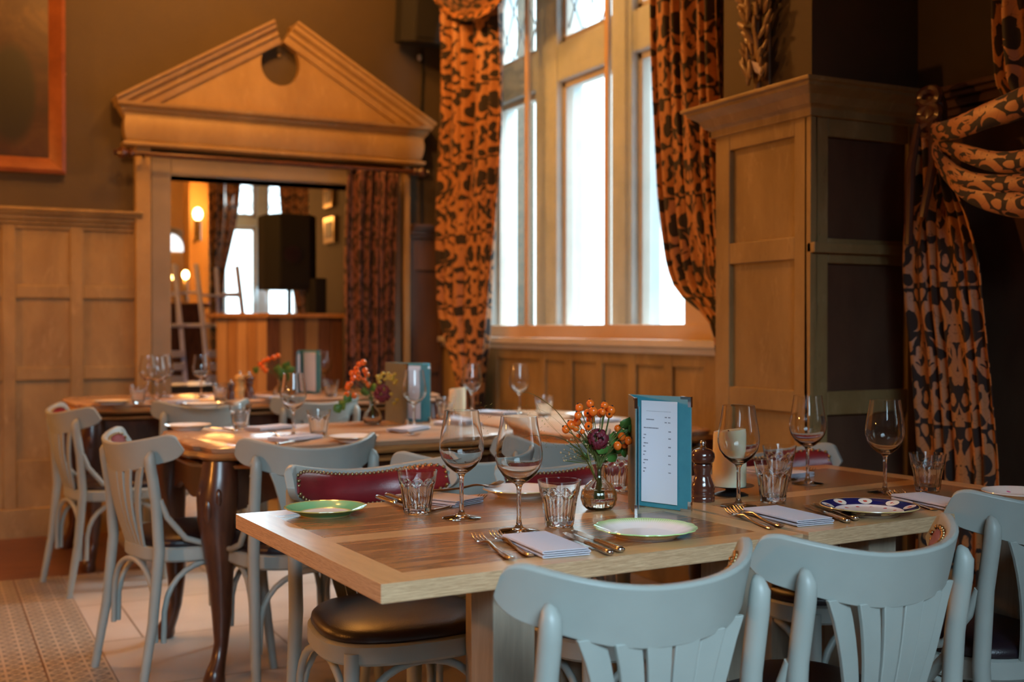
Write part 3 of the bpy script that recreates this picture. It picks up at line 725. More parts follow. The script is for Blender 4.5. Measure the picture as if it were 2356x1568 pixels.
# ------------------------------------------------------------------ things on the walls
def painting():
    t = thing('framed_painting', 'old dark portrait painting in a red-brown gilt frame, top left', 'painting', (-2.267 - 0.5, -0.002, 1.976))
    xw, zh = 0.5, 1.5; w_ = 0.085
    mb = MB(); prof = [(0.0, 0.0), (0.0, 0.05), (0.02, 0.062), (0.05, 0.045), (0.07, 0.03), (w_, 0.02), (w_, 0.0)]
    rings = []
    for sx, sz in ((-1, 0), (1, 0), (1, 1), (-1, 1)):
        rings.append([(sx * (xw - o_) , -h, (o_ if sz == 0 else zh - o_)) for o_, h in prof])
    mb.loops(rings, closed=True, caps=False)
    mb.build('frame', M['picture_frame'], t, smooth=35)
    MB().box(-xw + w_ - 0.005, xw - w_ + 0.005, -0.02, -0.001, w_ - 0.005, zh - w_ + 0.005).build('canvas', M['canvas'], t, smooth=0)
def canvas_mat():
    m, t, p = new_mat('old_canvas'); v = coords(t); n = noise_n(t, v, 3.2, 8, 0.65, 0.8)
    c1 = ramp(t, n, [(0.30, (0.010, 0.006, 0.005)), (0.48, (0.035, 0.010, 0.007)), (0.60, (0.055, 0.024, 0.012)), (0.72, (0.12, 0.06, 0.025))])
    s = t.nodes.new('ShaderNodeSeparateXYZ'); t.links.new(coords(t), s.inputs[0])
    # dark coat of the sitter (an oval) in the picture itself
    ex = math_n(t, 'MULTIPLY', math_n(t, 'SUBTRACT', s.outputs[0], 0.23), 7.5); ez = math_n(t, 'MULTIPLY', math_n(t, 'SUBTRACT', s.outputs[2], 0.42), 3.4)
    r = math_n(t, 'ADD', math_n(t, 'POWER', math_n(t, 'ABSOLUTE', ex), 2.0), math_n(t, 'POWER', math_n(t, 'ABSOLUTE', ez), 2.0))
    k = ramp(t, r, [(0.6, (1, 1, 1)), (1.0, (0, 0, 0))])
    t.links.new(mixc(t, k, c1, (0.009, 0.007, 0.006)), p.inputs['Base Color']); p.inputs['Roughness'].default_value = 0.45
    bump(t, p, noise_n(t, v, 60, 4), 0.15, 0.002); return m
M['picture_frame'] = mottled('red_gilt_frame', (0.17, 0.05, 0.018), (0.27, 0.085, 0.03), 8, 0.35, 0.1, stretch=(1, 1, 1))
M['canvas'] = canvas_mat()
painting()
p = hit(148, 170, 1, -0.03)
tag(MB().ball(p, 0.011).tube([p, p + Vector((0, 0.029, 0))], 0.004, 8).build('brass_hook', M['brass']), 'tiny brass hook on the wall beside the painting', 'hook')
def speaker(name, label, loc, rz, tilt, w_, d_, h_, group=None):
    t = thing(name, label, 'speaker', loc, rz)
    R = T(rx=tilt)
    pl = [(-w_ / 2, 0), (-w_ / 2, -d_ * 0.6), (-w_ * 0.3, -d_), (w_ * 0.3, -d_), (w_ / 2, -d_ * 0.6), (w_ / 2, 0)]
    mb = MB().prism(pl, 0.0, h_, 0, R); mb.build('cabinet', M['black_matte'], t, smooth=0, bevel=0.01)
    MB().prism([(-w_ * 0.27, -d_ - 0.006), (w_ * 0.27, -d_ - 0.006), (w_ * 0.27, -d_ + 0.01), (-w_ * 0.27, -d_ + 0.01)], 0.03, h_ - 0.03, 0, R).build('grille', M['black_matte'], t, smooth=0)
    return t
sp = speaker('wall_speaker', 'black loudspeaker mounted high in the corner left of the window', (-0.21, -0.06, 2.90), 0, 0.12, 0.30, 0.2, 0.42)
MB().box(-0.03, 0.03, 0.0, 0.055, 0.12, 0.22).build('bracket', M['black'], sp, smooth=0)
px = -0.155
cb = MB().tube([(px, -0.02, 2.9), (px + 0.01, -0.012, 2.75), (px, -0.012, 2.5), (px, -0.012, 1.72)], 0.007, 8).build('speaker_cable', M['black'])
tag(cb, 'thin dark cable running down the corner wall below the speaker', 'cable')
p = hit(965, 132, 1, -0.03)
tag(MB().ball(p, 0.017, sq=(1, 0.8, 1.3)).build('cable_box', plain('cream_plastic', (0.6, 0.45, 0.3), 0.4)), 'small cream knob on the cable below the wall speaker', 'switch')
# carved drop ornament on the pier
def carving():
    t = thing('carved_wall_ornament', 'carved gilt wooden leaf drop hanging on the pier above the cornice', 'ornament', (PX + 0.02, -3.73, 1.915))
    rnd = random.Random(5)
    MB().box(-0.014, 0.0, -0.035, 0.035, 0.02, 0.95).build('backboard', M['carving'], t, smooth=0, bevel=0.008)
    mb = MB()
    for k in range(190):
        zz = rnd.uniform(0.05, 0.95); yy = rnd.uniform(-0.075, 0.075) * (0.6 + 0.4 * min(1, zz * 4)); a = yy * 14 + rnd.uniform(-.35, .35); sz = rnd.uniform(.012, .02)
        R_l = Matrix.Rotation(-a, 4, 'X') @ Matrix.Rotation(rnd.uniform(-.5, .2), 4, 'Y')
        mb.ball((-0.034 - .028 * (1 - abs(yy) / .08) + rnd.uniform(-.008, .008), yy, zz), sz, 8, 7, sq=(.42, .62, 2.1), rot=R_l)
    for k in range(24): mb.ball((-0.05, rnd.uniform(-.035, .035), rnd.uniform(.1, .95)), rnd.uniform(.008, .013), 8, 6)
    mb.tube([(-0.03, 0, 0.0), (-0.035, 0.0, 0.1), (-0.03, 0, 0.9)], [0.012, 0.016, 0.014], 8)
    mb.build('leaves', M['carving'], t, smooth=60)
    mb = MB().add([(-0.055, -0.05, 0.045), (-0.055, -0.045, 0.085), (-0.065, -0.01, 0.10), (-0.065, -0.03, 0.06)], [(0, 1, 2, 3)])
    mb.build('broken_tip', plain('bare_plaster', (0.75, 0.62, 0.5), 0.6), t, smooth=0, solid=0.006)
M['carving'] = mottled('carved_oak', (0.15, 0.085, 0.035), (0.30, 0.18, 0.075), 12, 0.4, 0.2)
carving()

# ------------------------------------------------------------------ room beyond the doorway
M['orange_wall'] = mottled('amber_wall', (0.50, 0.26, 0.08), (0.60, 0.33, 0.11), 3, 0.6, 0.05)
struct(MB().box(X0, 0.03, 6.4, 6.7, 0, ZC).box(1.0, 1.5, 6.4, 6.7, 0, ZC).box(0.03, 1.0, 6.4, 6.7, 0, 1.1).box(0.03, 1.0, 6.4, 6.7, 3.3, ZC).box(1.3, 1.5, 2.7, 6.4, 0, ZC).box(0.5, 1.3, 2.7, 2.9, 0, ZC).build('wall_hall', M['orange_wall'], smooth=0), 'amber wall at the end of the room beyond the doorway')
def hx(px, py, y): return hit(px, py, 1, y)
# arched window on the end wall
aw = thing('window_4', 'small round-headed window on the amber wall beyond the doorway', 'window', (0, 0, 0)); aw['kind'] = 'structure'
ac = hx(395, 578, 6.39); R_ = hx(431, 578, 6.39).x - ac.x
mb = MB(); arc = [(ac.x + R_ * math.cos(PI * k / 24), ac.z + R_ * 1.35 * math.sin(PI * k / 24)) for k in range(25)]
mb.add([(x, 6.385, z) for x, z in arc], [tuple(range(25))]); 
sky_m = bpy.data.materials.new('daylit_glass'); sky_m.use_nodes = True; q = sky_m.node_tree.nodes['Principled BSDF']; q.inputs['Emission Color'].default_value = (0.85, 0.95, 1, 1); q.inputs['Emission Strength'].default_value = 1.5
mb.build('pane', sky_m, aw, smooth=0)
MB().tube([(x, 6.38, z) for x, z in arc], 0.04, 8).build('window_frame', M['frame_paint'], aw)
# amber column with wall lamp
yy = 4.6; c0, c1 = hx(436, 600, yy), hx(472, 600, yy)
struct(MB().box(c0.x, c1.x + 0.03, yy, yy + 0.3, 0, ZC).build('wall_column', M['orange_wall'], smooth=0), 'amber column carrying the lit lamp beyond the doorway')
bulb_m = bpy.data.materials.new('lit_bulb'); bulb_m.use_nodes = True; q = bulb_m.node_tree.nodes['Principled BSDF']; q.inputs['Emission Color'].default_value = (1.0, 0.60, 0.18, 1); q.inputs['Emission Strength'].default_value = 22
def bulb(px, py, y, r, label, stem=0.2, arm=0.0):
    p = hx(px, py, y); t = thing('candle_lamp', label, 'lamp', p)
    MB().ball((0, 0, 0), r, 12, 8, sq=(1, 1, 1.35)).build('bulb', bulb_m, t)
    MB().tube([(0, 0, -r * 1.3), (0, 0, -r * 1.3 - stem)], r * 0.7, 10).build('candle_tube', M['brass'], t)
    if arm: MB().tube([(0, 0, -r * 1.3 - stem * 0.7), (0, arm, -r * 1.3 - stem)], r * 0.3, 8).build('arm', M['brass'], t)
    lamp('lamp_light', 'POINT', p + Vector((0, -0.06, 0.02)), 18 * (r / 0.05), (1, 0.42, 0.1), 0.05)
bulb(455, 492, 4.42, 0.045, 'bright wall lamp glowing on the amber column beyond the doorway', arm=0.18)
bulb(403, 637, 4.1, 0.030, 'left of two low candle bulbs beyond the doorway')
bulb(427, 632, 4.1, 0.030, 'right of two low candle bulbs beyond the doorway', stem=0.2 + hx(427, 632, 4.1).z - hx(403, 637, 4.1).z)
sbp = hx(415, 660, 4.1); sz = sbp.z
sbp = hx(412, 640, 4.1); sz = min(hx(403, 637, 4.1).z, hx(427, 632, 4.1).z) - 0.030 * 1.35 - 0.2
sb = thing('sideboard', 'dark sideboard under the two low candle bulbs beyond the doorway', 'sideboard', (sbp.x, 4.15, 0))
MB().box(-0.7, 0.25, -0.2, 0.2, sz - 0.04, sz + 0.003).build('top', M['antique_dark'], sb, smooth=0, bevel=.005)
MB().box(-0.66, 0.21, -0.17, 0.18, 0.0, sz - 0.04).build('carcass', M['antique_dark'], sb, smooth=0, bevel=.005)
# curtains of the far window
def far_curtain(pxs, label, seed):
    rows = []
    for py, a, b in pxs:
        rows.append((hx((a + b) / 2, py, 6.22).z, hx(a, py, 6.22).x, hx(b, py, 6.22).x, 0.18))
    rows.append((0.05, rows[-1][1], rows[-1][2], 0.18))
    curtain('hall_curtain', rows, 4, 0.05, lambda w_, d, z: Vector((w_, 6.4 - d, z)), M['damask'], label, width=1.0, nu=90, nv=40, seed=seed)
far_curtain([(330, 474, 556), (420, 474, 552), (500, 476, 545), (570, 480, 530), (640, 484, 515), (800, 486, 510)], 'damask curtain left of the bright window beyond the doorway', 0.3)
far_curtain([(330, 640, 748), (420, 642, 745), (560, 655, 742), (660, 672, 740), (730, 684, 738), (860, 690, 736)], 'damask curtain right of the bright window beyond the doorway', 1.7)
# speaker on a stand, planked bar, small monitor
p = hx(652, 668, 1.35); s = 120 / F * ((p - CAM).dot(FWD))
sp2 = speaker('floor_speaker', 'big black loudspeaker on a pole seen through the doorway', (p.x, p.y, p.z), 0.0, 0.0, s, 0.3, hx(652, 500, 1.35).z - p.z)
MB().tube([(0, -0.15, 0.0), (0, -0.15, -p.z + 0.02)], 0.016, 10).build('pole', M['black'], sp2)
for k in range(3):
    a = k * 2.1; MB().tube([(0, -0.15, -p.z + 0.35), (0.3 * math.cos(a), -0.15 + 0.3 * math.sin(a), -p.z + 0.01)], 0.01, 8).build('leg', M['black'], sp2)
MB().prism([(0.06 * math.cos(2 * PI * k / 24), 0.06 * math.sin(2 * PI * k / 24)) for k in range(24)], 0, 0.003, 0, T((-0.02, -0.31, s * 0.65), rx=PI / 2)).build('badge', plain('dim_badge', (0.02, 0.006, 0.008), 0.5), sp2)
p2 = hx(722, 725, 1.15)
speaker('monitor_speaker', 'smaller black speaker box beside the big one, seen through the doorway', (p2.x, p2.y, p2.z), 0, 0, 0.13, 0.15, 0.26)
bar = thing('planked_bar', 'planked wooden bar counter seen through the doorway', 'bar counter', (0, 0, 0))
ba = hx(500, 730, 0.95); bb = hx(615, 730, 0.75); bc = hx(790, 730, 0.75)
zt = 1.205
M['plank_a'] = wood('pine_plank_light', (0.62, 0.33, 0.13), (0.75, 0.43, 0.19), (30, 30, 2), 0.5); M['plank_b'] = wood('pine_plank_mid', (0.48, 0.22, 0.07), (0.6, 0.3, 0.11), (30, 30, 2), 0.5)
M['plank_c'] = wood('old_plank_dark', (0.14, 0.05, 0.02), (0.22, 0.09, 0.035), (30, 30, 2), 0.5); M['plank_d'] = wood('old_plank_pale', (0.36, 0.21, 0.09), (0.45, 0.28, 0.13), (30, 30, 2), 0.5)
n = 5
for k in range(n):
    a = ba.lerp(bb, k / n); b = ba.lerp(bb, (k + 1) / n)
    MB().add([(a.x, a.y, 0.0), (b.x - 0.004, b.y, 0.0), (b.x - 0.004, b.y, zt), (a.x, a.y, zt), (a.x, a.y + 0.03, 0.0), (b.x - 0.004, b.y + 0.03, 0.0), (b.x - 0.004, b.y + 0.03, zt), (a.x, a.y + 0.03, zt)],
             [(0, 1, 2, 3), (7, 6, 5, 4), (0, 4, 5, 1), (1, 5, 6, 2), (2, 6, 7, 3), (3, 7, 4, 0)]).build('plank', [M['plank_a'], M['plank_b']][k % 2], bar, smooth=0)
n = 6
for k in range(n):
    a = bb.lerp(bc, k / n); b = bb.lerp(bc, (k + 1) / n)
    MB().box(a.x, b.x - 0.004, a.y, a.y + 0.03, 0, zt).build('plank', [M['plank_c'], M['plank_d'], M['plank_c'], M['plank_d'], M['plank_c'], M['plank_c']][k], bar, smooth=0)
MB().prism([(ba.x - 0.02, ba.y - 0.02), (bb.x, bb.y - 0.03), (bc.x + 0.02, bc.y - 0.03), (bc.x + 0.02, bc.y + 0.3), (ba.x - 0.02, ba.y + 0.25)], zt, zt + 0.03).build('counter_top', M['plank_b'], bar, smooth=0, bevel=0.004)
# two small gilt frames on the wall strip right of the far window
for (pa, pb, qa, qb, lb) in ((744, 764, 425, 480, 'upper small gilt picture on the wall beyond the doorway'), (744, 768, 495, 562, 'lower small gilt picture on the wall beyond the doorway')):
    a = hit(pa, qb, 0, -0.03); b = hit(pb, qa, 0, -0.03); t = thing('small_picture', lb, 'picture', (0, 0, 0))
    MB().box(-0.03, -0.002, b.y, a.y, a.z, b.z).build('frame', M['brass'], t, smooth=0, bevel=0.004)
    g = (a.y - b.y) * 0.15
    MB().box(-0.034, -0.028, b.y + g, a.y - g, a.z + g, b.z - g).build('picture', M['canvas'], t, smooth=0)

# ------------------------------------------------------------------ chairs
def rail_y(x): return -0.262 + 0.12 * abs(x / 0.22) ** 3
def rail_s(x): return 3 * 0.12 * x * abs(x) / 0.22 ** 3
def rail_top(x): return 0.771 + 0.040 * (x / 0.225) ** 2
def make_chair(pad, arms=True, bolts=False):
    t = thing('bistro_chair', 'x', 'chair', (0, 0, 0))
    P_ = M['chair']
    # back rail: bent board with rounded ends
    mb = MB(); rings = []
    for x in [-.2208, -.2195, -.217, -.213, -.208, -.202, -.196] + [-.196 + .392 * i / 26 for i in range(1, 26)] + [.196, .202, .208, .213, .217, .2195, .2208]:
        q = max(0, (abs(x) - .196) / .025); e = 1 - math.sqrt(max(0, 1 - min(q, 1) ** 2))
        top = rail_top(x) - 0.024 * e; bot = rail_top(x) - 0.094 + 0.014 * (x / .225) ** 2 + 0.026 * e
        slope = Vector((1, rail_s(x), 0)).normalized(); nrm = Vector((-slope.y, slope.x, 0))
        th = 0.0100; ring = []
        c = Vector((x, rail_y(x), 0))
        for (s, z, lean) in ((-1, bot, 0.010), (1, bot, 0.010), (1, top - 0.005, -0.012), (0.5, top, -0.013), (-0.5, top, -0.013), (-1, top - 0.005, -0.012)):
            ring.append(c + nrm * (s * th) + Vector((0, lean, z)))
        rings.append(ring)
    mb.loops(rings); mb.build('back_rail', P_, t, smooth=50, bevel=0.002)
    for s in (-1, 1):
        xp = .189; yt = -.226
        MB().tube([(s * .198, -.262, 0), (s * .192, -.222, .22), (s * xp, -.200, .44), (s * xp, -.210, .60), (s * xp, yt, .70), (s * xp, yt - .003, .730), (s * xp, yt + .002, .745), (s * xp, yt + .007, .752)],
                  [.0135, .0165, .018, .0175, .0175, .0165, .011, .004], 14, flat=1.0).build('rear_post', P_, t, smooth=60)
        MB().tube([(s * .165, .155, .42), (s * .175, .17, .25), (s * .192, .195, 0)], [.018, .0165, .013], 12).build('front_leg', P_, t, smooth=60)
        # side bracket from the post to the seat
        if arms: MB().tube([(s * .198, -.200, .60), (s * .203, -.180, .545), (s * .205, -.12, .472), (s * .209, -.04, .444), (s * .210, .06, .430)], [.009, .010, .010, .010, .008], 10).build('arm_bracket', P_, t, smooth=60)
        for zz in (.70, .735) if bolts else ():
            MB().ball((s * (xp + .0165), yt, zz - .008), .006, 8, 5, sq=(.5, 1, 1)).build('bolt', P_, t)
    # fan slats
    for k in range(6):
        u = (k - 2.5) / 2.5; xt = .128 * u; xb = .062 * u; yb = -.196
        yt = rail_y(xt); rings = []
        for i in range(9):
            q = i / 8; x = xt + (xb - xt) * (q ** 0.8); z = (rail_top(xt) - .085) * (1 - q) + .424 * q; y = (yt + .004) * (1 - q) + yb * q - .012 * math.sin(PI * q)
            w_ = .0222 * (1 - q) + .0110 * q; th = .0045
            rings.append([(x - w_, y - th, z), (x + w_, y - th, z), (x + w_, y + th, z), (x - w_, y + th, z)])
        MB().loops(rings).build('back_slat', P_, t, smooth=40, bevel=.0018)
    # seat ring and cushion
    def outline(k, n=44):
        out = []
        for i in range(n):
            a = 2 * PI * i / n; c, s = math.cos(a), math.sin(a)
            x = .208 * k * math.copysign(abs(c) ** .72, c); y = .205 * k * math.copysign(abs(s) ** .72, s)
            x *= 1 + .10 * (y / .205); out.append((x, y - .005))
        return out
    MB().loops([[(x, y, .392) for x, y in outline(.97)], [(x, y, .399) for x, y in outline(1.0)], [(x, y, .435) for x, y in outline(1.0)], [(x, y, .440) for x, y in outline(.96)]]).build('seat_frame', P_, t, smooth=35)
    prof = [(.95, .438), (.965, .446), (.955, .457), (.90, .467), (.75, .476), (.5, .482), (.25, .485), (.02, .486)]
    MB().loops([[(x, y, z) for x, y in outline(k)] for k, z in prof]).build('seat_cushion', M['leather_dark'], t, smooth=80)
    # bentwood hoops between the legs
    def hoop(ax, ay, bx, by):
        A = Vector((ax, ay, 0)); B = Vector((bx, by, 0)); pts = []
        for i in range(17):
            q = i / 16; z = .15 + .238 * math.sin(PI * q) ** .55 if 0 < q < 1 else .15
            e = 1 - math.cos(PI * q); h = .5 * e
            pts.append(A.lerp(B, .04 + .92 * h) + Vector((0, 0, z)))
        MB().tube(pts, .0095, 8).build('leg_brace', P_, t, smooth=60)
    hoop(-.188, -.206, .188, -.206); hoop(-.188, -.20, -.172, .16); hoop(.188, -.20, .172, .16); hoop(-.168, .165, .168, .165)
    # padded leather on the inside of the rail
    mb = MB(); rings = []; n = 30; nb = MB()
    for i in range(n + 1):
        x = -.208 + .416 * i / n; e = (abs(x) / .208) ** 10
        top = rail_top(x) - .010 - .018 * e; bot = rail_top(x) - .088 + .018 * e
        slope = Vector((1, rail_s(x), 0)).normalized(); nrm = Vector((-slope.y, slope.x, 0)); c = Vector((x, rail_y(x), 0)); ring = []
        for q in range(9):
            a = q / 8; z = bot + (top - bot) * a; th = .0095 + (.004 + .016 * math.sin(PI * a) ** .6) * (1 - .7 * e)
            ring.append(c + nrm * th + Vector((0, .010 - .022 * a, z)))
        ring.append(c + nrm * .009 + Vector((0, -.012, top))); ring.append(c + nrm * .009 + Vector((0, .010, bot)))
        rings.append(ring)
    mb.loops(rings); mb.build('back_pad', M[pad], t, smooth=60)
    for i in range(35):
        x = -.205 + .410 * i / 34; e = (abs(x) / .208) ** 10
        slope = Vector((1, rail_s(x), 0)).normalized(); nrm = Vector((-slope.y, slope.x, 0)); c = Vector((x, rail_y(x), 0))
        for z, ln in ((rail_top(x) - .012 - .018 * e, -.0115), (rail_top(x) - .086 + .018 * e, .0095)):
            nb.ball(c + nrm * .0150 + Vector((0, ln, z)), .0052, 6, 4)
    for s in (-1, 1):
        for k in range(4):
            x = s * .206; nrm = Vector((-s * .83, .56, 0)); nb.ball(Vector((x, rail_y(x), 0)) + nrm * .014 + Vector((0, 0, rail_top(x) - .04 - .012 * k)), .0052, 6, 4)
    nb.build('nail_trim', M['brass'], t, smooth=80)
    return t
def by_back(px, py, z, rz):
    """chair base so that the middle of its back rail top is seen at (px, py)"""
    p = at(px, py, z); return Vector((p.x, p.y, 0)) - Matrix.Rotation(rz, 3, 'Z') @ Vector((0, -.275, 0))
R2 = math.radians(2.5)
red = make_chair('leather_red'); ru = [False]
yel = make_chair('leather_yellow'); yu = [False]
far = make_chair('leather_red', False); fu_ = [False]
bol = make_chair('leather_red', True, True); bu = [False]
GF = 'chairs on the near side of the oak tables'; GR = 'burgundy backed chairs on the far side of the oak tables'; GA = 'chairs around the antique tables'
def chair(kind, px, py, rz, label, group, z=.768):
    if kind == 'y': return place(yel, yu, label, by_back(px, py, z, rz), rz, group)
    if kind == 'f': return place(far, fu_, label, by_back(px, py, z, rz), rz, group)
    if kind == 'b': return place(bol, bu, label, by_back(px, py, z, rz), rz, group)
    return place(red, ru, label, by_back(px, py, z, rz), rz, group)
chair('y', 1566, 1345, R2, 'grey-blue painted bistro chair with mustard back pad at the front, nearest the viewer', GF)
chair('r', 2098, 1270, R2 + .02, 'grey-blue painted bistro chair with red back pad, second along the near side', GF)
chair('r', 2478, 1163, R2 - .06, 'grey painted bistro chair cut off by the right edge of the picture', GF)
chair('f', 826, 1080, PI + R2 - .05, 'bistro chair with burgundy leather back facing us behind the green plate', GR)
chair('f', 1262, 1078, PI + R2 + .02, 'bistro chair with burgundy leather back behind the vase of rosehips', GR)
chair('f', 1725, 1046, PI + R2, 'bistro chair with burgundy leather back behind the thick white candle and pier', GR)
chair('b', 740, 1032, R2, 'grey bistro chair with wide curved back, before the antique table left of centre', GA)
chair('b', 1120, 1066, R2 - .05, 'grey bistro chair seen from behind, between two burgundy chairs and the antique table', GA)
chair('r', 1322, 1022, R2 + .05, 'pale bistro chair half hidden behind the vase flowers at the second antique table', GA)
chair('r', 258, 1018, math.radians(-77), 'grey bistro chair at the left end of the nearer antique table, fully seen', GA)
chair('r', 118, 950, math.radians(-80), 'grey bistro chair farthest left by the panelled wall', GA)
chair('r', 478, 938, R2, 'grey bistro chair between the two antique tables, left one', GA)
chair('r', 745, 928, R2, 'grey bistro chair between the two antique tables, right one', GA)

# ------------------------------------------------------------------ oak tables
def oak_table(label, loc, L, W, rz):
    t = thing('dining_table', label, 'table', loc, rz, 'light oak dining tables'); b = .062; zt = .75; th = .031
    top = thing_top = MB()
    xs = [0, b, L - b, L]; ys = [0, b, W / 2 - .03, W / 2 + .03, W - b, W]
    for i in range(3):
        for j in range(5):
            fld = i == 1 and j in (1, 3); mi = 1 if fld else (3 if i != 1 else 0)
            top.add([(xs[i], ys[j], zt), (xs[i + 1], ys[j], zt), (xs[i + 1], ys[j + 1], zt), (xs[i], ys[j + 1], zt)], [(0, 1, 2, 3)], mi)
    for (x0, y0, x1, y1) in ((0, 0, L, 0), (L, 0, L, W), (L, W, 0, W), (0, W, 0, 0)):
        n_ = 6
        top.add([(x0, y0, zt - th), (x1, y1, zt - th), (x1, y1, zt), (x0, y0, zt)], [(0, 1, 2, 3)], 2)
    top.add([(0, 0, zt - th), (0, W, zt - th), (L, W, zt - th), (L, 0, zt - th)], [(0, 1, 2, 3)], 2)
    top.build('tabletop', [M['oak_band'], M['oak_field'], M['oak_edge'], M['oak_band_y']], t, smooth=0, bevel=.0025)
    for x, y in ((.26, .09), (.55, W - .09), (L - .10, .09), (L - .10, W - .09)):
            MB().box(x - .04, x + .04, y - .04, y + .04, 0, zt - th).build('leg', M['leg_paint'], t, smooth=0, bevel=.003)
    MB().box(.22, L - .06, W / 2 - .03, W / 2 + .03, zt - th - .05, zt - th).build('apron', M['leg_paint'], t, smooth=0, bevel=.003)
    return t
def cw(u, v):                                                     # along the near edge, away from it -> world
    return Vector((-2.350, -5.150, 0)) + Matrix.Rotation(R2, 3, 'Z') @ Vector((u, v, 0))
T1 = oak_table('light oak table with inlaid brown panels, left one nearest the viewer', cw(0, 0), .855, .757, math.radians(2.8))
T2 = oak_table('light oak table pushed up to the right of the first one', cw(.876, .012), .84, .757, math.radians(4.2))

# ------------------------------------------------------------------ antique tables
def serp(L, W, off=0.0, c=.13):
    a, b = L / 2, W / 2; q = []
    pts = [(a, 0), (a + .004, b - c * 1.5), (a, b - c), (a - .018, b - c + .018), (a - .022, b - c + .05), (a - .03, b - .045), (a - .05, b - .028), (a - c + .045, b - .022), (a - c + .015, b - .016), (a - c, b), (a - c * 1.5, b + .004), (0, b)]
    pts = [(x + off, y + off) if i not in (0, 11) else ((x + off, 0) if i == 0 else (0, y + off)) for i, (x, y) in enumerate(pts)]
    full = pts[:-1] + [(-x, y) for x, y in reversed(pts)][:-1]
    full += [(-x, -y) for x, y in pts][:-1] + [(x, -y) for x, y in reversed(pts)][:-1]
    return full
def antique_table(label, loc, L, W, rz, h=.76, c=.15):
    t = thing('antique_table', label, 'table', loc, rz, 'antique wooden tables with shaped tops')
    ring = lambda o, z: [(x, y, z) for x, y in serp(L, W, o, c)]
    MB().loops([ring(-.012, h - .02), ring(-.004, h - .006), ring(-.012, h)]).build('tabletop', M['antique_top'], t, smooth=30)
    MB().loops([ring(-.02, h - .047), ring(.006, h - .044), ring(.012, h - .034), ring(.006, h - .022), ring(-.02, h - .0195)]).build('moulding', M['antique_edge'], t, smooth=50)
    MB().loops([ring(-.03, h - .075), ring(-.004, h - .072), ring(.0, h - .062), ring(-.03, h - .056)]).build('lower_moulding', M['antique_edge'], t, smooth=50)
    a, b = L / 2 - .07, W / 2 - .07
    for (x0, y0, x1, y1) in ((-a, -b, a, -b), (-a, b, a, b), (-a, -b, -a, b), (a, -b, a, b)):
        n = 24; mb = MB(); A = Vector((x0, y0, 0)); B = Vector((x1, y1, 0)); nn = Vector(((y1 - y0), -(x1 - x0), 0)).normalized() * .011; v = []
        for i in range(n + 1):
            q = i / n; zb = h - .165 - .035 * abs(math.cos(PI * 2 * q)) ** 1.5 - .02 * (abs(2 * q - 1) ** 4)
            p = A.lerp(B, q)
            v += [p + nn + Vector((0, 0, zb)), p + nn + Vector((0, 0, h - .05)), p - nn + Vector((0, 0, h - .05)), p - nn + Vector((0, 0, zb))]
        mb.loops([v[4 * i:4 * i + 4] for i in range(n + 1)]).build('apron', M['antique_dark'], t, smooth=0)
    for sx in (-1, 1):
        for sy in (-1, 1):
            d = Vector((sx, sy, 0)).normalized(); o = Vector((sx * a, sy * b, 0))
            path = [(0, h - .05, .054), (.004, .66, .060), (.016, .60, .066), (.020, .53, .061), (.010, .44, .050), (-.004, .33, .040), (-.010, .22, .032), (-.006, .13, .023), (.012, .075, .024), (.03, .045, .03), (.038, .02, .036), (.036, .0, .03)]
            mb = MB().tube([o + d * q + Vector((0, 0, z)) for q, z, r in path], [r for q, z, r in path], 14)
            mb.ball(o + d * .07 + Vector((0, 0, .56)), .022, sq=(.8, .8, 2.2))
            for k in (-1, 1): mb.ball(o + d * .062 + Vector((-sy * .022 * k, sx * .022 * k, .60)), .014, sq=(.9, .9, 2.4))
            mb.build('cabriole_leg', M['antique_dark'], t, smooth=60)
    return t
def mid(p, q): return (p + q) / 2
def from_corner(px, py, h, L, W, rz):
    """table centre from the pixel of its near left corner"""
    p = at(px, py, h); r = Matrix.Rotation(rz, 3, 'Z') @ Vector((L / 2, W / 2, 0)); return Vector((p.x + r.x, p.y + r.y, 0))
A3 = antique_table('antique table with shaped moulded top left of centre, nearer of the long pair', from_corner(468, 1032, .76, 1.16, .76, R2), 1.16, .76, R2, .76)
p4 = at(1330, 1003, .76)
A4 = antique_table('antique table with glaring pale top behind the wine glasses, right of the long pair', Vector((p4.x + .28, p4.y + .60, 0)), .66, 1.24, R2, .76)
A5 = antique_table('antique dark table at the back before the doorway panelling', from_corner(182, 932, .78, 1.9, .74, R2), 1.9, .74, R2, .78)

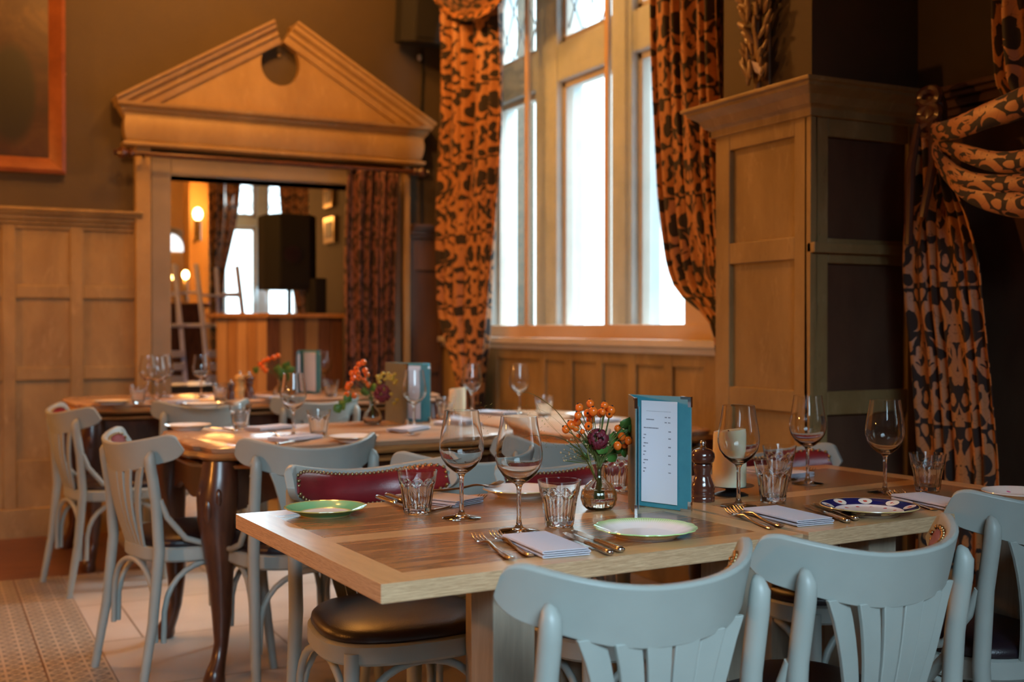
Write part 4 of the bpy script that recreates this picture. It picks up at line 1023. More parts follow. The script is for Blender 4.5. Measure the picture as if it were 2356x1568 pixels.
# ------------------------------------------------------------------ glassware, china, cutlery
def make_wineglass():
    out = [(0, 0), (.039, 0), (.0395, .0012), (.037, .0026), (.02, .005), (.008, .009), (.0052, .016), (.0042, .03), (.0042, .07), (.0048, .083), (.008, .090), (.018, .096), (.031, .107), (.041, .122), (.0450, .138), (.0448, .152), (.0415, .175), (.0370, .200), (.0345, .2180)]
    inn = [(.0337, .2182), (.0360, .200), (.0405, .175), (.0438, .152), (.0440, .138), (.0398, .1225), (.029, .109), (.016, .100), (.006, .097), (0, .0965)]
    t = MB().lathe(out + inn, 48).build('wine_glass', M['glass'], None, smooth=60); return t
def make_tumbler():
    t_prof = [(0, .004), (.022, .004), (.0265, .0), (.0285, .003), (.0295, .010), (.0312, .022), (.0328, .034), (.0344, .045), (.0352, .050), (.0358, .0535), (.0362, .056), (.0366, .058), (.0370, .060), (.0374, .062), (.0378, .064), (.0382, .066), (.0390, .070), (.0405, .080), (.0425, .090)]
    inn = [(.0410, .0900), (.0388, .078), (.0362, .064), (.0315, .050), (.0270, .020), (.024, .013), (.0, .012)]
    seg = 108; fl = 2 * PI / 9
    def mod(a, z, r):
        if r < .020: return 1
        q = (a % fl) - fl / 2; ztop = .0655 - .008 * (q / (fl / 2)) ** 2
        f = max(0, min(1, (ztop - z) / .0015)) * max(0, min(1, (z + .001) / .004))
        return 1 - f * (1 - math.cos(fl / 2) / math.cos(q)) - f * .012
    mb = MB(); rings = []
    for i, (r, z) in enumerate(t_prof + inn):
        m_ = mod if i < len(t_prof) else None; ring = []
        for k in range(seg):
            a = 2 * PI * k / seg; rr = max(r, 1e-5) * (m_(a, z, r) if m_ else 1); ring.append((rr * math.cos(a), rr * math.sin(a), z))
        rings.append(ring)
    mb.loops(rings, caps=False)
    return mb.build('tumbler', M['glass'], None, smooth=38)
wg = tag(make_wineglass(), 'x', 'wine glass'); wu = [False]
tb = tag(make_tumbler(), 'x', 'tumbler'); tu = [False]
GW = 'empty wine glasses on the tables'; GT = 'faceted water tumblers on the tables'
ZA = .7612; ZB = .7812
def wine(px, py, lab, z=.7502):
    place(wg, wu, lab, at(px, py, z), random.uniform(0, 6), GW)
def tumb(px, py, lab, z=.7502): place(tb, tu, lab, at(px, py, z), random.uniform(0, 6), GT)
wine(1062, 1191, 'wine glass on the oak table, left of the two standing close together')
wine(1194, 1222, 'wine glass nearest the viewer on the oak table, in front of the burgundy chair')
wine(1699, 1164, 'wine glass in front of the thick cream candle')
wine(1858, 1112, 'wine glass towards the back of the right oak table by the pier corner')
wine(2036, 1134, 'wine glass farthest right on the oak table')
tumb(960, 1180, 'faceted tumbler on the oak table in front of the left burgundy chair')
tumb(1287, 1210, 'faceted tumbler on the oak table between near wine glass and vase')
tumb(1418, 1128, 'faceted tumbler half hidden behind the flower vase')
tumb(1779, 1154, 'faceted tumbler right of the candle, above the folded napkin')
tumb(1793, 1106, 'faceted tumbler behind the one right of the candle')
tumb(2134, 1130, 'faceted tumbler farthest right on the oak table')

def plate_mat(name, kind):
    m, t, p = new_mat(name); s = t.nodes.new('ShaderNodeSeparateXYZ'); t.links.new(coords(t), s.inputs[0])
    r = math_n(t, 'SQRT', math_n(t, 'ADD', math_n(t, 'MULTIPLY', s.outputs[0], s.outputs[0]), math_n(t, 'MULTIPLY', s.outputs[1], s.outputs[1])))
    a = math_n(t, 'ARCTAN2', s.outputs[1], s.outputs[0]); white = (0.86, 0.83, 0.80); p.inputs['Roughness'].default_value = .1
    if kind == 'green_full':
        c = ramp(t, r, [(.049, white), (.051, (.55, .42, .12)), (.053, (.10, .42, .20)), (.080, (.16, .50, .26)), (.0825, (.5, .36, .1))])
    elif kind == 'green_rim':
        st = math_n(t, 'ADD', r, math_n(t, 'MULTIPLY', math_n(t, 'ABSOLUTE', math_n(t, 'SINE', math_n(t, 'MULTIPLY', a, 60.0))), .006))
        c = ramp(t, st, [(.080, white), (.090, (.64, .78, .46)), (.094, (.44, .66, .28))])
    elif kind == 'imari':
        seg = math_n(t, 'PINGPONG', math_n(t, 'ADD', a, 4.0), .35)
        cart = math_n(t, 'LESS_THAN', math_n(t, 'ADD', math_n(t, 'POWER', math_n(t, 'DIVIDE', seg, .17), 2.0), math_n(t, 'POWER', math_n(t, 'DIVIDE', math_n(t, 'SUBTRACT', r, .083), .013), 2.0)), 1.0)
        dot = math_n(t, 'LESS_THAN', math_n(t, 'ADD', math_n(t, 'POWER', math_n(t, 'DIVIDE', seg, .055), 2.0), math_n(t, 'POWER', math_n(t, 'DIVIDE', math_n(t, 'SUBTRACT', r, .083), .0045), 2.0)), 1.0)
        nz = noise_n(t, coords(t), 120, 2); red_ = math_n(t, 'MULTIPLY', dot, math_n(t, 'GREATER_THAN', nz, .42))
        band = math_n(t, 'GREATER_THAN', r, .0685)
        inner = math_n(t, 'LESS_THAN', math_n(t, 'ADD', math_n(t, 'POWER', math_n(t, 'DIVIDE', math_n(t, 'PINGPONG', math_n(t, 'ADD', a, 4.0), .2618), .07), 2.0), math_n(t, 'POWER', math_n(t, 'DIVIDE', math_n(t, 'SUBTRACT', r, .055), .005), 2.0)), 1.0)
        inner = math_n(t, 'MULTIPLY', inner, math_n(t, 'GREATER_THAN', nz, .45))
        c = mixc(t, band, mixc(t, inner, white, (.62, .05, .03)), (.012, .015, .11)); c = mixc(t, math_n(t, 'MULTIPLY', cart, band), c, (.85, .80, .68)); c = mixc(t, red_, c, (.62, .05, .02))
        c = mixc(t, math_n(t, 'GREATER_THAN', r, .0975), c, (.60, .42, .16))
    elif kind == 'pink':
        nz = noise_n(t, coords(t), 22, 1); bl = math_n(t, 'MULTIPLY', math_n(t, 'GREATER_THAN', nz, .66), math_n(t, 'GREATER_THAN', r, .05))
        c = mixc(t, bl, white, (.75, .16, .35))
    else:
        c = mixc(t, math_n(t, 'GREATER_THAN', r, .0835), white, (.62, .44, .20))
    if isinstance(c, tuple): setp(p, c)
    else: t.links.new(c, p.inputs['Base Color'])
    return m
def make_plate(kind, R_, scal=0, amp=0.0, depth=.017):
    prof = [(0, .003), (R_ * .52, .003), (R_ * .55, 0), (R_ * .60, 0), (R_ * .62, .003), (R_ * .80, .010), (R_ * .97, depth - .001), (R_, depth), (R_ * .995, depth + .0018), (R_ * .96, depth + .001), (R_ * .78, .0125), (R_ * .62, .0065), (R_ * .55, .0055), (0, .0055)]
    def mod(a, z, r): return 1 + amp * (abs(math.sin(scal * a / 2)) - .6) * max(0, (r / R_ - .6) / .4) if scal else 1
    return MB().lathe(prof, 96, 0, None, mod).build('side_plate', plate_mat('plate_' + kind, kind), None, smooth=50)
def plate(px, py, kind, R_, lab, z=.7502, scal=0, amp=0):
    p = at(px, py, z + .016); p.z = z; o = make_plate(kind, R_, scal, amp); o.location = p; return tag(o, lab, 'plate')
plate(749, 1166, 'green_full', .084, 'small green plate with gold edge at the left end of the oak table', scal=10, amp=.03)
plate(1485, 1213, 'green_rim', .095, 'white plate with scalloped light green edge on the near side', scal=16, amp=.03)
plate(2000, 1163, 'imari', .100, 'plate with navy, red and gold floral rim on the right oak table')
plate(2348, 1131, 'pink', .083, 'white plate with pink flower sprig cut off by the right edge')
gold1 = plate(1196, 1124, 'gold', .085, 'plain white gold-edged plate behind the near wine glass', scal=12, amp=.02)

def make_fork():
    t = thing('fork', 'x', 'fork', (0, 0, 0), 0, 'steel forks laid on the tables')
    def zc(y): return .0035 + .006 * max(0, 1 - abs(y - .03) / .045) + .010 * max(0, (y - .075) / .03) ** 1.5
    st = [(-.10, .0062, .0028), (-.095, .0085, .0030), (-.08, .0085, .0030), (-.05, .006, .0028), (-.01, .0036, .0030), (.025, .0032, .0032), (.035, .0055, .003), (.045, .0105, .0026), (.058, .0125, .0022), (.064, .0125, .002)]
    rings = []
    for y, w_, th in st:
        z = zc(y) + (0.001 if y < -.06 else 0); rings.append([(-w_, y, z - th / 2), (-w_ * .5, y, z - th), (w_ * .5, y, z - th), (w_, y, z - th / 2), (w_ * .6, y, z + th / 2), (-w_ * .6, y, z + th / 2)])
    MB().loops(rings).build('handle', M['steel'], t, smooth=70)
    mb = MB()
    for k in range(4):
        x = -.0105 + .007 * k
        mb.tube([(x, .060, zc(.060)), (x, .075, zc(.075)), (x * .97, .09, zc(.09)), (x * .95, .103, zc(.103))], [.0019, .0018, .0016, .0009], 6)
    mb.build('tines', M['steel'], t, smooth=70)
    return t
def make_knife():
    t = thing('knife', 'x', 'knife', (0, 0, 0), 0, 'steel knives laid on the tables')
    prof = [(-.11, .002, .002), (-.108, .0075, .0045), (-.10, .0082, .005), (-.07, .007, .0046), (-.03, .0055, .004), (-.008, .0065, .0045), (-.004, .0045, .0035)]
    MB().loops([[(w_ * math.cos(q), y, .006 + th * math.sin(q)) for q in [2 * PI * k / 10 for k in range(10)]] for y, w_, th in prof]).build('handle', M['steel'], t, smooth=70)
    mb = MB(); pr = [(-.006, .004, .005), (.0, .006, .007), (.03, .007, .009), (.07, .006, .0085), (.095, .003, .004), (.104, -.001, .001)]
    mb.loops([[(-b_, y, .0045), (a_, y, .0055), (a_, y, .0065), (-b_, y, .0055)] for y, a_, b_ in pr]).build('blade', M['steel'], t, smooth=40)
    return t
fk = make_fork(); fu = [False]; kn = make_knife(); ku = [False]
def lay(first, used, tip, end, lab, z=.7502, zr=0.0, rest=None):
    a = at(*tip, z); b = at(*end, z); d = (a - b); m_ = mid(a, b); rz = math.atan2(d.y, d.x) - PI / 2
    o = place(first, used, lab, Vector((m_.x, m_.y, z + zr)), rz); return o
def fork(tip, end, lab, z=.7502, zr=0.0): return lay(fk, fu, tip, end, lab, z, zr)
def knife(tip, end, lab, z=.7502, zr=0.0): return lay(kn, ku, tip, end, lab, z, zr)
fork((1083, 1232), (1195, 1300), 'outer fork of the nearest place setting, left of the napkin')
fork((1120, 1224), (1243, 1294), 'inner fork of the nearest place setting, touching the napkin')
knife((1300, 1232), (1397, 1275), 'knife beside the napkin of the nearest place setting')
knife((1318, 1226), (1423, 1269), 'outermost knife of the nearest place setting, next to the scalloped plate')
fork((1655, 1172), (1805, 1229), 'outer fork of the second near-side setting, in front of the candle glass')
fork((1672, 1166), (1830, 1224), 'inner fork of the second near-side setting beside its napkin')
knife((1850, 1166), (1948, 1203), 'knife between napkin and navy-rimmed plate')
knife((1868, 1160), (1972, 1199), 'knife closest to the navy-rimmed plate')
fork((2028, 1136), (2180, 1183), 'outer fork right of the navy-rimmed plate')
fork((2044, 1130), (2196, 1177), 'inner fork right of the navy-rimmed plate')
knife((948, 1176), (877, 1150), 'knife behind the left tumbler, outer one, handle away from us')
knife((968, 1172), (895, 1144), 'knife behind the left tumbler, inner one under the napkin edge')
fork((1112, 1150), (985, 1178), 'fork with tines to the right in front of the far napkin of the left table')
fork((1124, 1136), (1010, 1146), 'fork lying across the far napkin of the left table', zr=.0155)
fork((1882, 1080), (1800, 1112), 'fork by the far napkin of the right oak table')

def make_napkin(L=.175, W=.088, n=4, th=.0019):
    """strip folded back and forth, seen as layers at the short end"""
    mb = MB(); gap = .0035; line = []; r = gap / 2
    for k in range(n):
        z = th / 2 + k * gap
        xs_ = [W / 2 - r * (k % 3) - .001, -W / 2 + r] if k % 2 == 0 else [-W / 2 + r, W / 2 - r - .0007 * k]
        line.append((xs_[0], z)); line.append((xs_[1], z))
        if k < n - 1:
            s = -1 if k % 2 == 0 else 1; cx = xs_[1]
            for q in (-45, 0, 45): line.append((cx + s * r * math.cos(math.radians(q)) * 1.6, z + r + r * math.sin(math.radians(q))))
    # offset the centre line to a closed cross-section
    up = []; dn = []
    for i, (x, z) in enumerate(line):
        x0, z0 = line[max(i - 1, 0)]; x1, z1 = line[min(i + 1, len(line) - 1)]; d = Vector((x1 - x0, z1 - z0)).normalized(); nx, nz = -d.y, d.x
        up.append((x + nx * th * .48, z + nz * th * .48)); dn.append((x - nx * th * .48, z - nz * th * .48))
    for i in range(len(line) - 1):
        q = [up[i], up[i + 1], dn[i + 1], dn[i]]
        v = [(x, y, z) for y in (-L / 2, L / 2) for x, z in q]
        mb.add(v, [(0, 1, 2, 3), (7, 6, 5, 4), (0, 4, 5, 1), (2, 6, 7, 3), (1, 5, 6, 2), (0, 3, 7, 4)])
    return tag(mb.build('folded_napkin', M['napkin'], None, smooth=60, weld=1e-4), 'x', 'napkin')
np_ = make_napkin(); nu_ = [False]
def napkin(f, n_, lab, z=.7502, sc=(1, 1)):
    """f = pixel of the middle of the far end, n_ = pixel of the middle of the near end"""
    a = at(*f, z); b = at(*n_, z); d = a - b; m_ = mid(a, b)
    o = place(np_, nu_, lab, Vector((m_.x, m_.y, z + .0006)), math.atan2(d.y, d.x) - PI / 2, 'folded grey-lilac linen napkins'); o.scale = (sc[0], sc[1], 1); return o
napkin((1196, 1235), (1320, 1287), 'folded lilac-grey napkin of the nearest place setting')
napkin((1742, 1176), (1888, 1211), 'folded lilac-grey napkin left of the navy-rimmed plate')
napkin((2092, 1147), (2212, 1172), 'folded lilac-grey napkin right of the navy-rimmed plate')
napkin((1070, 1160), (950, 1146), 'folded napkin behind the left wine glass and tumbler', sc=(1.1, 1))
napkin((1835, 1098), (1735, 1084), 'folded napkin at the back of the right oak table', sc=(1.1, 1))

# pepper mill, candle, vase, menu
def pepper_mill(px, py, lab, z=.7502, mat='mill', s=1.0):
    t = thing('pepper_mill', lab, 'pepper mill', at(px, py, z)); t.scale = (s, s, s)
    body = [(0, 0), (.0265, 0), (.027, .004), (.0265, .010), (.0250, .012), (.0262, .016), (.0262, .020), (.0248, .023), (.0262, .027), (.0258, .036), (.0225, .044), (.0185, .054), (.0175, .062), (.0200, .070), (.0215, .078), (.0200, .083), (0, .083)]
    MB().lathe(body, 36).build('body', M[mat], t, smooth=50)
    MB().lathe([(0, .0835), (.019, .0835), (.0245, .089), (.0270, .098), (.0258, .107), (.020, .114), (.010, .118), (0, .119)], 36).build('head', M[mat], t, smooth=50)
    MB().lathe([(0, .118), (.0075, .118), (.006, .122), (.0045, .124), (.006, .127), (.0072, .130), (.005, .134), (0, .135)], 20).build('finial', M['chrome'], t, smooth=60)
pepper_mill(1617, 1152, 'dark wooden pepper mill between the teal menu and the candle')
def candle(px, py, lab, z=.7502, s=1.0, h=.142):
    t = thing('candle_dish', lab.replace('candle', 'dish under the candle', 1) if False else 'low black metal candle dish on the oak table', 'candle dish', at(px, py, z))
    return t
dish = thing('candle_dish', 'low black metal pedestal dish under the thick cream candle', 'candle dish', at(1682, 1138))
MB().lathe([(0, 0), (.038, 0), (.040, .002), (.030, .006), (.014, .010), (.012, .014), (.03, .018), (.052, .022), (.053, .0235), (.03, .021), (0, .020)], 40).build('dish', M['black'], dish, smooth=50)
def candle_at(loc, lab, r, h, seed=3):
    t = thing('pillar_candle', lab, 'candle', loc); rnd = random.Random(seed)
    def mod(a, z, r_): return 1 + (.02 * math.sin(3 * a + z * 30) + .012 * math.sin(7 * a)) * (z / h)
    seg = 40; rings = []
    prof = [(0, 0), (r * .98, 0), (r, .003), (r, h * .5), (r * .99, h * .93), (r * .95, h), (r * .86, h * 1.005), (r * .72, h * .965), (r * .3, h * .935), (0, h * .93)]
    for q, z in prof:
        rings.append([(max(q, 1e-5) * mod(2 * PI * k / seg, z, q) * math.cos(2 * PI * k / seg), max(q, 1e-5) * mod(2 * PI * k / seg, z, q) * math.sin(2 * PI * k / seg), z + (.004 * math.sin(2 * PI * k / seg + 2.4) if z > h * .9 and q > r * .6 else 0)) for k in range(seg)])
    MB().loops(rings, caps=False).build('wax', M['wax'], t, smooth=60)
    MB().tube([(0, 0, h * .93), (-.001, 0, h * .97), (-.006, 0, h * 1.0)], .0014, 6).build('wick', M['wick'], t)
pd = dish.location
candle_at((pd.x - .005, pd.y, .7502 + .0215), 'thick cream pillar candle behind the pepper mill', .0385, .128)

def menu(left_near, spine, right, lab, z=.7502, h=.241, lines=True, col='teal'):
    s = at(*spine, z); a = at(*left_near, z); b = at(*right, z)
    t = thing('menu_holder', lab, 'menu', (s.x, s.y, z))
    S = Vector((0, 0, 0)); A = Vector((a.x - s.x, a.y - s.y, 0)); B = Vector((b.x - s.x, b.y - s.y, 0))
    def panel(name, P0, P1, o0, o1, z0, z1, side, mat, k0=0.0, k1=1.0, bev=.0008):
        d = (P1 - P0).normalized(); n_ = Vector((-d.y, d.x, 0)) * side; L_ = (P1 - P0).length; q0 = P0 + d * L_ * k0; q1 = P0 + d * L_ * k1
        v = [q + n_ * o + Vector((0, 0, zz)) for zz in (z0, z1) for q, o in ((q0, o0), (q1, o0), (q1, o1), (q0, o1))]
        return MB().add(v, [(3, 2, 1, 0), (4, 5, 6, 7), (0, 1, 5, 4), (1, 2, 6, 5), (2, 3, 7, 6), (3, 0, 4, 7)]).build(name, M[mat], t, smooth=0, bevel=bev)
    # inner side: for the right cover the side facing the camera (towards A)
    sd = lambda P, Q: 1 if Vector((-(P).y, P.x, 0)).dot(Q) > 0 else -1
    sB = sd(B, A); sA = sd(A, B)
    panel('cover', S, B, -.003, 0, 0, h, sB, 'grey_cover'); panel('cover_lining', S, B, 0, .0015, .001, h - .001, sB, col)
    panel('cover', S, A, -.003, 0, 0, h, sA, 'grey_cover'); panel('cover_lining', S, A, 0, .0015, .001, h - .001, sA, col)
    for P, sg in ((B, sB), (A, sA)):
        for z0, z1 in ((-.0004, .022), (h - .022, h + .0004)):
            panel('corner_guard', S, P, -.0038, .0024, z0, z1, sg, 'chrome', .955 if P is B else .93, 1.006, .0004)
        for z0, z1 in ((-.0004, .006), (h - .006, h + .0004)):
            panel('corner_guard', S, P, -.0038, .0024, z0, z1, sg, 'chrome', .84, .96, .0004)
    panel('paper', S, B, .004, .0044, .012, h - .012, sB, 'paper', .22, .80, 0)
    panel('paper', S, A, .006, .0064, .010, h - .018, sA, 'paper', .2, .93, 0)
    if lines:
        mb = MB(); d = B.normalized(); n_ = Vector((-d.y, d.x, 0)) * sB; L_ = B.length
        def bar(k0, k1, zc, hh=.0011):
            q0 = d * L_ * k0 + n_ * .00445; q1 = d * L_ * k1 + n_ * .00445
            mb.add([q0 + Vector((0, 0, zc - hh)), q1 + Vector((0, 0, zc - hh)), q1 + Vector((0, 0, zc + hh)), q0 + Vector((0, 0, zc + hh))], [(0, 1, 2, 3)])
        def text(k0, k1, zc):
            k = k0; rnd = random.Random(int(zc * 1e5))
            while k < k1: w_ = rnd.uniform(.006, .012); bar(k, min(k + w_, k1), zc, .0011); k += w_ + rnd.uniform(.003, .006)
        bar(.30, .70, h - .034, .0002)
        text(.60, .635, h - .046); text(.655, .69, h - .046)
        text(.30, .43, h - .052); text(.60, .635, h - .057); text(.655, .69, h - .057)
        z_ = h - .070
        text(.26, .50, z_); text(.66, .70, z_ - .006)
        for k in range(5):
            zz = h - .085 - k * .018; text(.26, .30 + .03 * (k % 2), zz); text(.25, .28, zz - .007); text(.66, .70, zz - .006)
        mb.build('menu_text', M['ink'], t, smooth=0)
    return t
menu((1464, 1186), (1448, 1160), (1590, 1178), 'open menu card in a teal and grey cover with metal corners on the oak table')

def vase_flowers():
    vx, vy = 1378, 1172; p = at(vx, vy)
    t = thing('bud_vase', 'ribbed clear glass bud vase holding rosehips on the oak table', 'vase', p)
    seg = 72
    out = [(0, 0), (.020, 0), (.026, .002), (.034, .010), (.0385, .024), (.0365, .040), (.027, .054), (.016, .063), (.0115, .070), (.0105, .080), (.0125, .090), (.0150, .095)]
    inn = [(.0140, .0952), (.0112, .090), (.0092, .080), (.0100, .070), (.0145, .0620), (.0255, .0525), (.0347, .0395), (.0367, .024), (.0325, .012), (.024, .005), (0, .004)]
    rings = []
    for i, (r, z) in enumerate(out + inn):
        rings.append([(max(r, 1e-5) * (1 + (.030 * abs(math.sin(9 * a)) - .012) * (1 if i < len(out) and .004 < z < .075 else (0 if i < len(out) else 0))) * math.cos(a), max(r, 1e-5) * (1 + (.030 * abs(math.sin(9 * a)) - .012) * (1 if i < len(out) and .004 < z < .075 else 0)) * math.sin(a), z) for a in [2 * PI * k / seg for k in range(seg)]])
    MB().loops(rings, caps=False).build('glass_body', M['glass_vase'], t, smooth=50)
    MB().lathe([(0, .0045), (.023, .0055), (.0315, .0125), (.0357, .024), (.0338, .0392), (.0318, .042), (0, .042)], 40).build('water', M['water'], t, smooth=60)
    return p
VP = vase_flowers()
def flowers(P0, scale, label, seed, spec, z0):
    """spec: hips [(px,py,r)], leaves [(px,py,size,ang)], all on the vertical plane facing the camera through the vase"""
    rnd = random.Random(seed); t = thing('rosehip_posy', label, 'flowers', P0)
    dist = (P0 - CAM).dot(FWD)
    def q(px, py, dd=0.0):
        r = ray(px, py); k = (dist + dd) / r.dot(FWD); return CAM + r * k - P0
    rt = Vector((0, 0, z0)); mb = MB()
    def stem(tgt, r0=.0011, bend=.01):
        base = Vector((rnd.uniform(-.006, .006), rnd.uniform(-.006, .006), z0 * .25)); nk = Vector((rnd.uniform(-.004, .004), rnd.uniform(-.004, .004), z0))
        m1 = nk.lerp(tgt, .5) + Vector((0, 0, bend)); pts = [base, nk, m1, tgt]; fine = []
        for i in range(3):
            a, b = pts[i], pts[i + 1]
            for k in range(5): fine.append(a.lerp(b, k / 5))
        fine.append(tgt)
        for _ in range(2): fine = [fine[0]] + [(fine[i - 1] + fine[i] * 2 + fine[i + 1]) / 4 for i in range(1, len(fine) - 1)] + [fine[-1]]
        mb.tube(fine, [r0] * (len(fine) - 1) + [r0 * .7], 6)
        return fine
    for i, (x, y, r) in enumerate(spec['hips']):
        c = q(x, y, rnd.uniform(-.02, .02)); stem(c)
        r *= 1.15
        h = MB().ball((0, 0, 0), r * dist / F, 12, 8, sq=(1, 1, 1.08)).build('rosehip', M['hip'], t, smooth=80, loc=c)
        tip = (c - Vector((0, 0, z0))).normalized() if rnd.random() > .15 else (CAM - P0 - c).normalized()
        MB().ball(tip * r * dist / F, r * dist / F * .3, 8, 5).build('rosehip_tip', M['hip_tip'], h)
    for (x, y, s, a, dep) in spec['leaves']:
        c = q(x, y, dep); stem(c, .0009); s *= dist / F; lb = MB(); n = 8; v = []
        for i in range(n + 1):
            u = i / n; w_ = math.sin(PI * min(1, u * 1.02) ** .8) * s * .42 * (1 + .08 * (i % 2)); v += [(-w_, u * s - s / 2, .12 * s * math.sin(PI * u)), (0, u * s - s / 2, .12 * s * math.sin(PI * u) - .06 * s), (w_, u * s - s / 2, .12 * s * math.sin(PI * u))]
        f = []
        for i in range(n): f += [(3 * i, 3 * i + 1, 3 * i + 4, 3 * i + 3), (3 * i + 1, 3 * i + 2, 3 * i + 5, 3 * i + 4)]
        Rm = Matrix.Translation(c) @ Matrix.Rotation(-YAW + rnd.uniform(-.5, .5), 4, 'Z') @ Matrix.Rotation(a, 4, 'Y') @ Matrix.Rotation(PI / 2 + rnd.uniform(-.5, .5), 4, 'X')
        lb.add(v, f, 0, Rm); lb.build('leaf', M[spec.get('leafmat', 'leaf')], t, smooth=60, solid=.0004)
    mb.build('stems', M['stem'], t, smooth=60)
    return t, q, rnd
hips = [(1333, 937, 8), (1358, 928, 8), (1330, 955, 7.5), (1328, 970, 8), (1314, 977, 9), (1302, 987, 8), (1325, 984, 7.5), (1352, 950, 8), (1365, 946, 9), (1359, 964, 9), (1382, 950, 8.5), (1386, 947, 7), (1391, 932, 7.5), (1394, 936, 7.5), (1406, 944, 9), (1402, 952, 8), (1354, 980, 8.5), (1421, 985, 7), (1431, 1004, 8.5), (1446, 1013, 8), (1421, 1025, 8.5), (1437, 1023, 7), (1340, 992, 5), (1331, 1003, 4.5)]
lv = [(1440, 972, 34, .5, .01), (1446, 992, 30, 1.2, .02), (1412, 1010, 42, .3, .03), (1404, 1042, 48, .9, .02), (1428, 995, 28, -.4, .02), (1452, 985, 26, 2.2, .0), (1390, 1050, 30, -.5, .02), (1368, 1030, 34, -.2, .02), (1352, 1020, 26, -.9, .01), (1385, 1028, 36, .5, -.01), (1420, 1030, 32, .9, .03), (1436, 1040, 26, 1.4, .03), (1400, 1020, 30, .1, .03), (1345, 1048, 22, -.6, 0)]
fl, q_, rn = flowers(VP, 1, 'posy of orange rosehips, leaves, burgundy bloom and wispy grass in the bud vase', 4, dict(hips=hips, leaves=lv), .095)
def posy_extras(t, q, rn):
    mb = MB()
    for k in range(70):                                            # burgundy pompom
        d = Vector((rn.gauss(0, 1), rn.gauss(0, 1), rn.gauss(0, 1))).normalized(); c = q(1376, 1010, -.005) + d * .021
        mb.ball(c, .0060, 6, 4, sq=(1, .5, 1.2), rot=d.to_track_quat('Y', 'Z').to_matrix().to_4x4())
    mb.build('burgundy_bloom', M['bloom'], t, smooth=60)
    sd = MB(); st = MB()
    for k in range(70):
        x = rn.uniform(1290, 1400); y = 1000 + abs(x - 1345) * .28 + rn.uniform(0, 48); c = q(x, y, rn.uniform(-.02, .02))
        sd.ball(c, rn.uniform(.0012, .0026), 5, 4)
        st.tube([Vector((0, 0, .095)).lerp(c, .35), c], .0004, 4)
    sd.build('seed_heads', M['seed'], t); tag([x for x in C.objects if x.parent == t and x.name.startswith('seed_heads')][0], kind='stuff')
    st.build('seed_stalks', M['stem'], t)
    # blades and arching grass
    def blade(pxs, w_, name, mat):
        pts = [Vector((0, 0, .05))] + [q(x, y, -.01 + .0 * i) for i, (x, y) in enumerate(pxs)]
        fine = []
        for i in range(len(pts) - 1):
            p0 = pts[max(i - 1, 0)]; p1 = pts[i]; p2 = pts[i + 1]; p3 = pts[min(i + 2, len(pts) - 1)]
            for k in range(8):
                u = k / 8; fine.append(0.5 * ((2 * p1) + (p2 - p0) * u + (2 * p0 - 5 * p1 + 4 * p2 - p3) * u * u + (3 * p1 - p0 - 3 * p2 + p3) * u ** 3))
        fine.append(pts[-1]); n = len(fine)
        MB().tube(fine, [w_ * (1 - .8 * (i / n) ** 2) for i in range(n)], 6, flat=.35).build(name, M[mat], t, smooth=60)
        return fine
    blade([(1340, 1040), (1310, 985), (1280, 945), (1245, 917), (1215, 903), (1190, 906)], .0026, 'grass_blade', 'blade')
    blade([(1345, 1050), (1300, 1012), (1262, 1001), (1232, 1001), (1200, 1006)], .0022, 'grass_blade', 'stem')
    blade([(1340, 1045), (1300, 1010), (1255, 965), (1235, 930), (1222, 905), (1211, 900)], .0006, 'grass_stalk', 'blade')
    blade([(1338, 1040), (1300, 985), (1250, 945), (1200, 935), (1150, 945), (1108, 972)], .0005, 'grass_stalk', 'blade')
    blade([(1335, 1045), (1290, 1000), (1240, 950), (1180, 930), (1120, 932), (1078, 945)], .0005, 'grass_stalk', 'blade')
    blade([(1352, 1040), (1362, 1000), (1330, 985), (1310, 978)], .0012, 'grass_blade', 'blade')
    aw_ = MB()
    for (x0, y0, x1, y1, n) in ((1240, 960, 1262, 1025, 26), (1085, 925, 1140, 960, 16), (1250, 1005, 1290, 1030, 14), (1150, 940, 1180, 955, 8), (1210, 915, 1240, 960, 12), (1100, 975, 1125, 1030, 12)):
        for k in range(n):
            x = rn.uniform(x0, x1); y = rn.uniform(y0, y1); c = q(x, y, rn.uniform(-.01, .01)); aw_.tube([c, c + Vector((rn.uniform(-.003, .003), 0, rn.uniform(-.004, .004)))], .00035, 4)
    tag(aw_.build('grass_florets', M['blade'], t), kind='stuff')
posy_extras(fl, q_, rn)

# ------------------------------------------------------------------ settings on the antique tables
wine(675, 1003, 'wine glass on the nearer antique table, left of the menu card', ZA)
wine(953, 986, 'wine glass in front of the dark green menu card', ZA)
wine(1086, 951, 'wine glass by the squat candle near the corner curtain', ZA)
wine(1195, 952, 'wine glass standing before the narrow panels under the window', ZA)
tumb(553, 985, 'tumbler at the left end of the nearer antique table', ZA)
tumb(733, 1002, 'tumbler right of the wine glass on the nearer antique table', ZA)
tumb(1024, 962, 'tumbler left of the squat candle', ZA)
tumb(1252, 958, 'tumbler right of the far wine glass below the window', ZA)
plate(432, 977, 'gold', .085, 'white plate at the left end of the nearer antique table', ZA)
plate(815, 1003, 'gold', .085, 'white plate behind the wide chair back on the nearer antique table', ZA)
plate(1345, 952, 'gold', .085, 'white plate on the far right antique table beneath the panels', ZA)
menu((938, 977), (888, 966), (990, 972), 'open menu card in a dark green-grey cover on the nearer antique table', ZA, h=.236, lines=False)
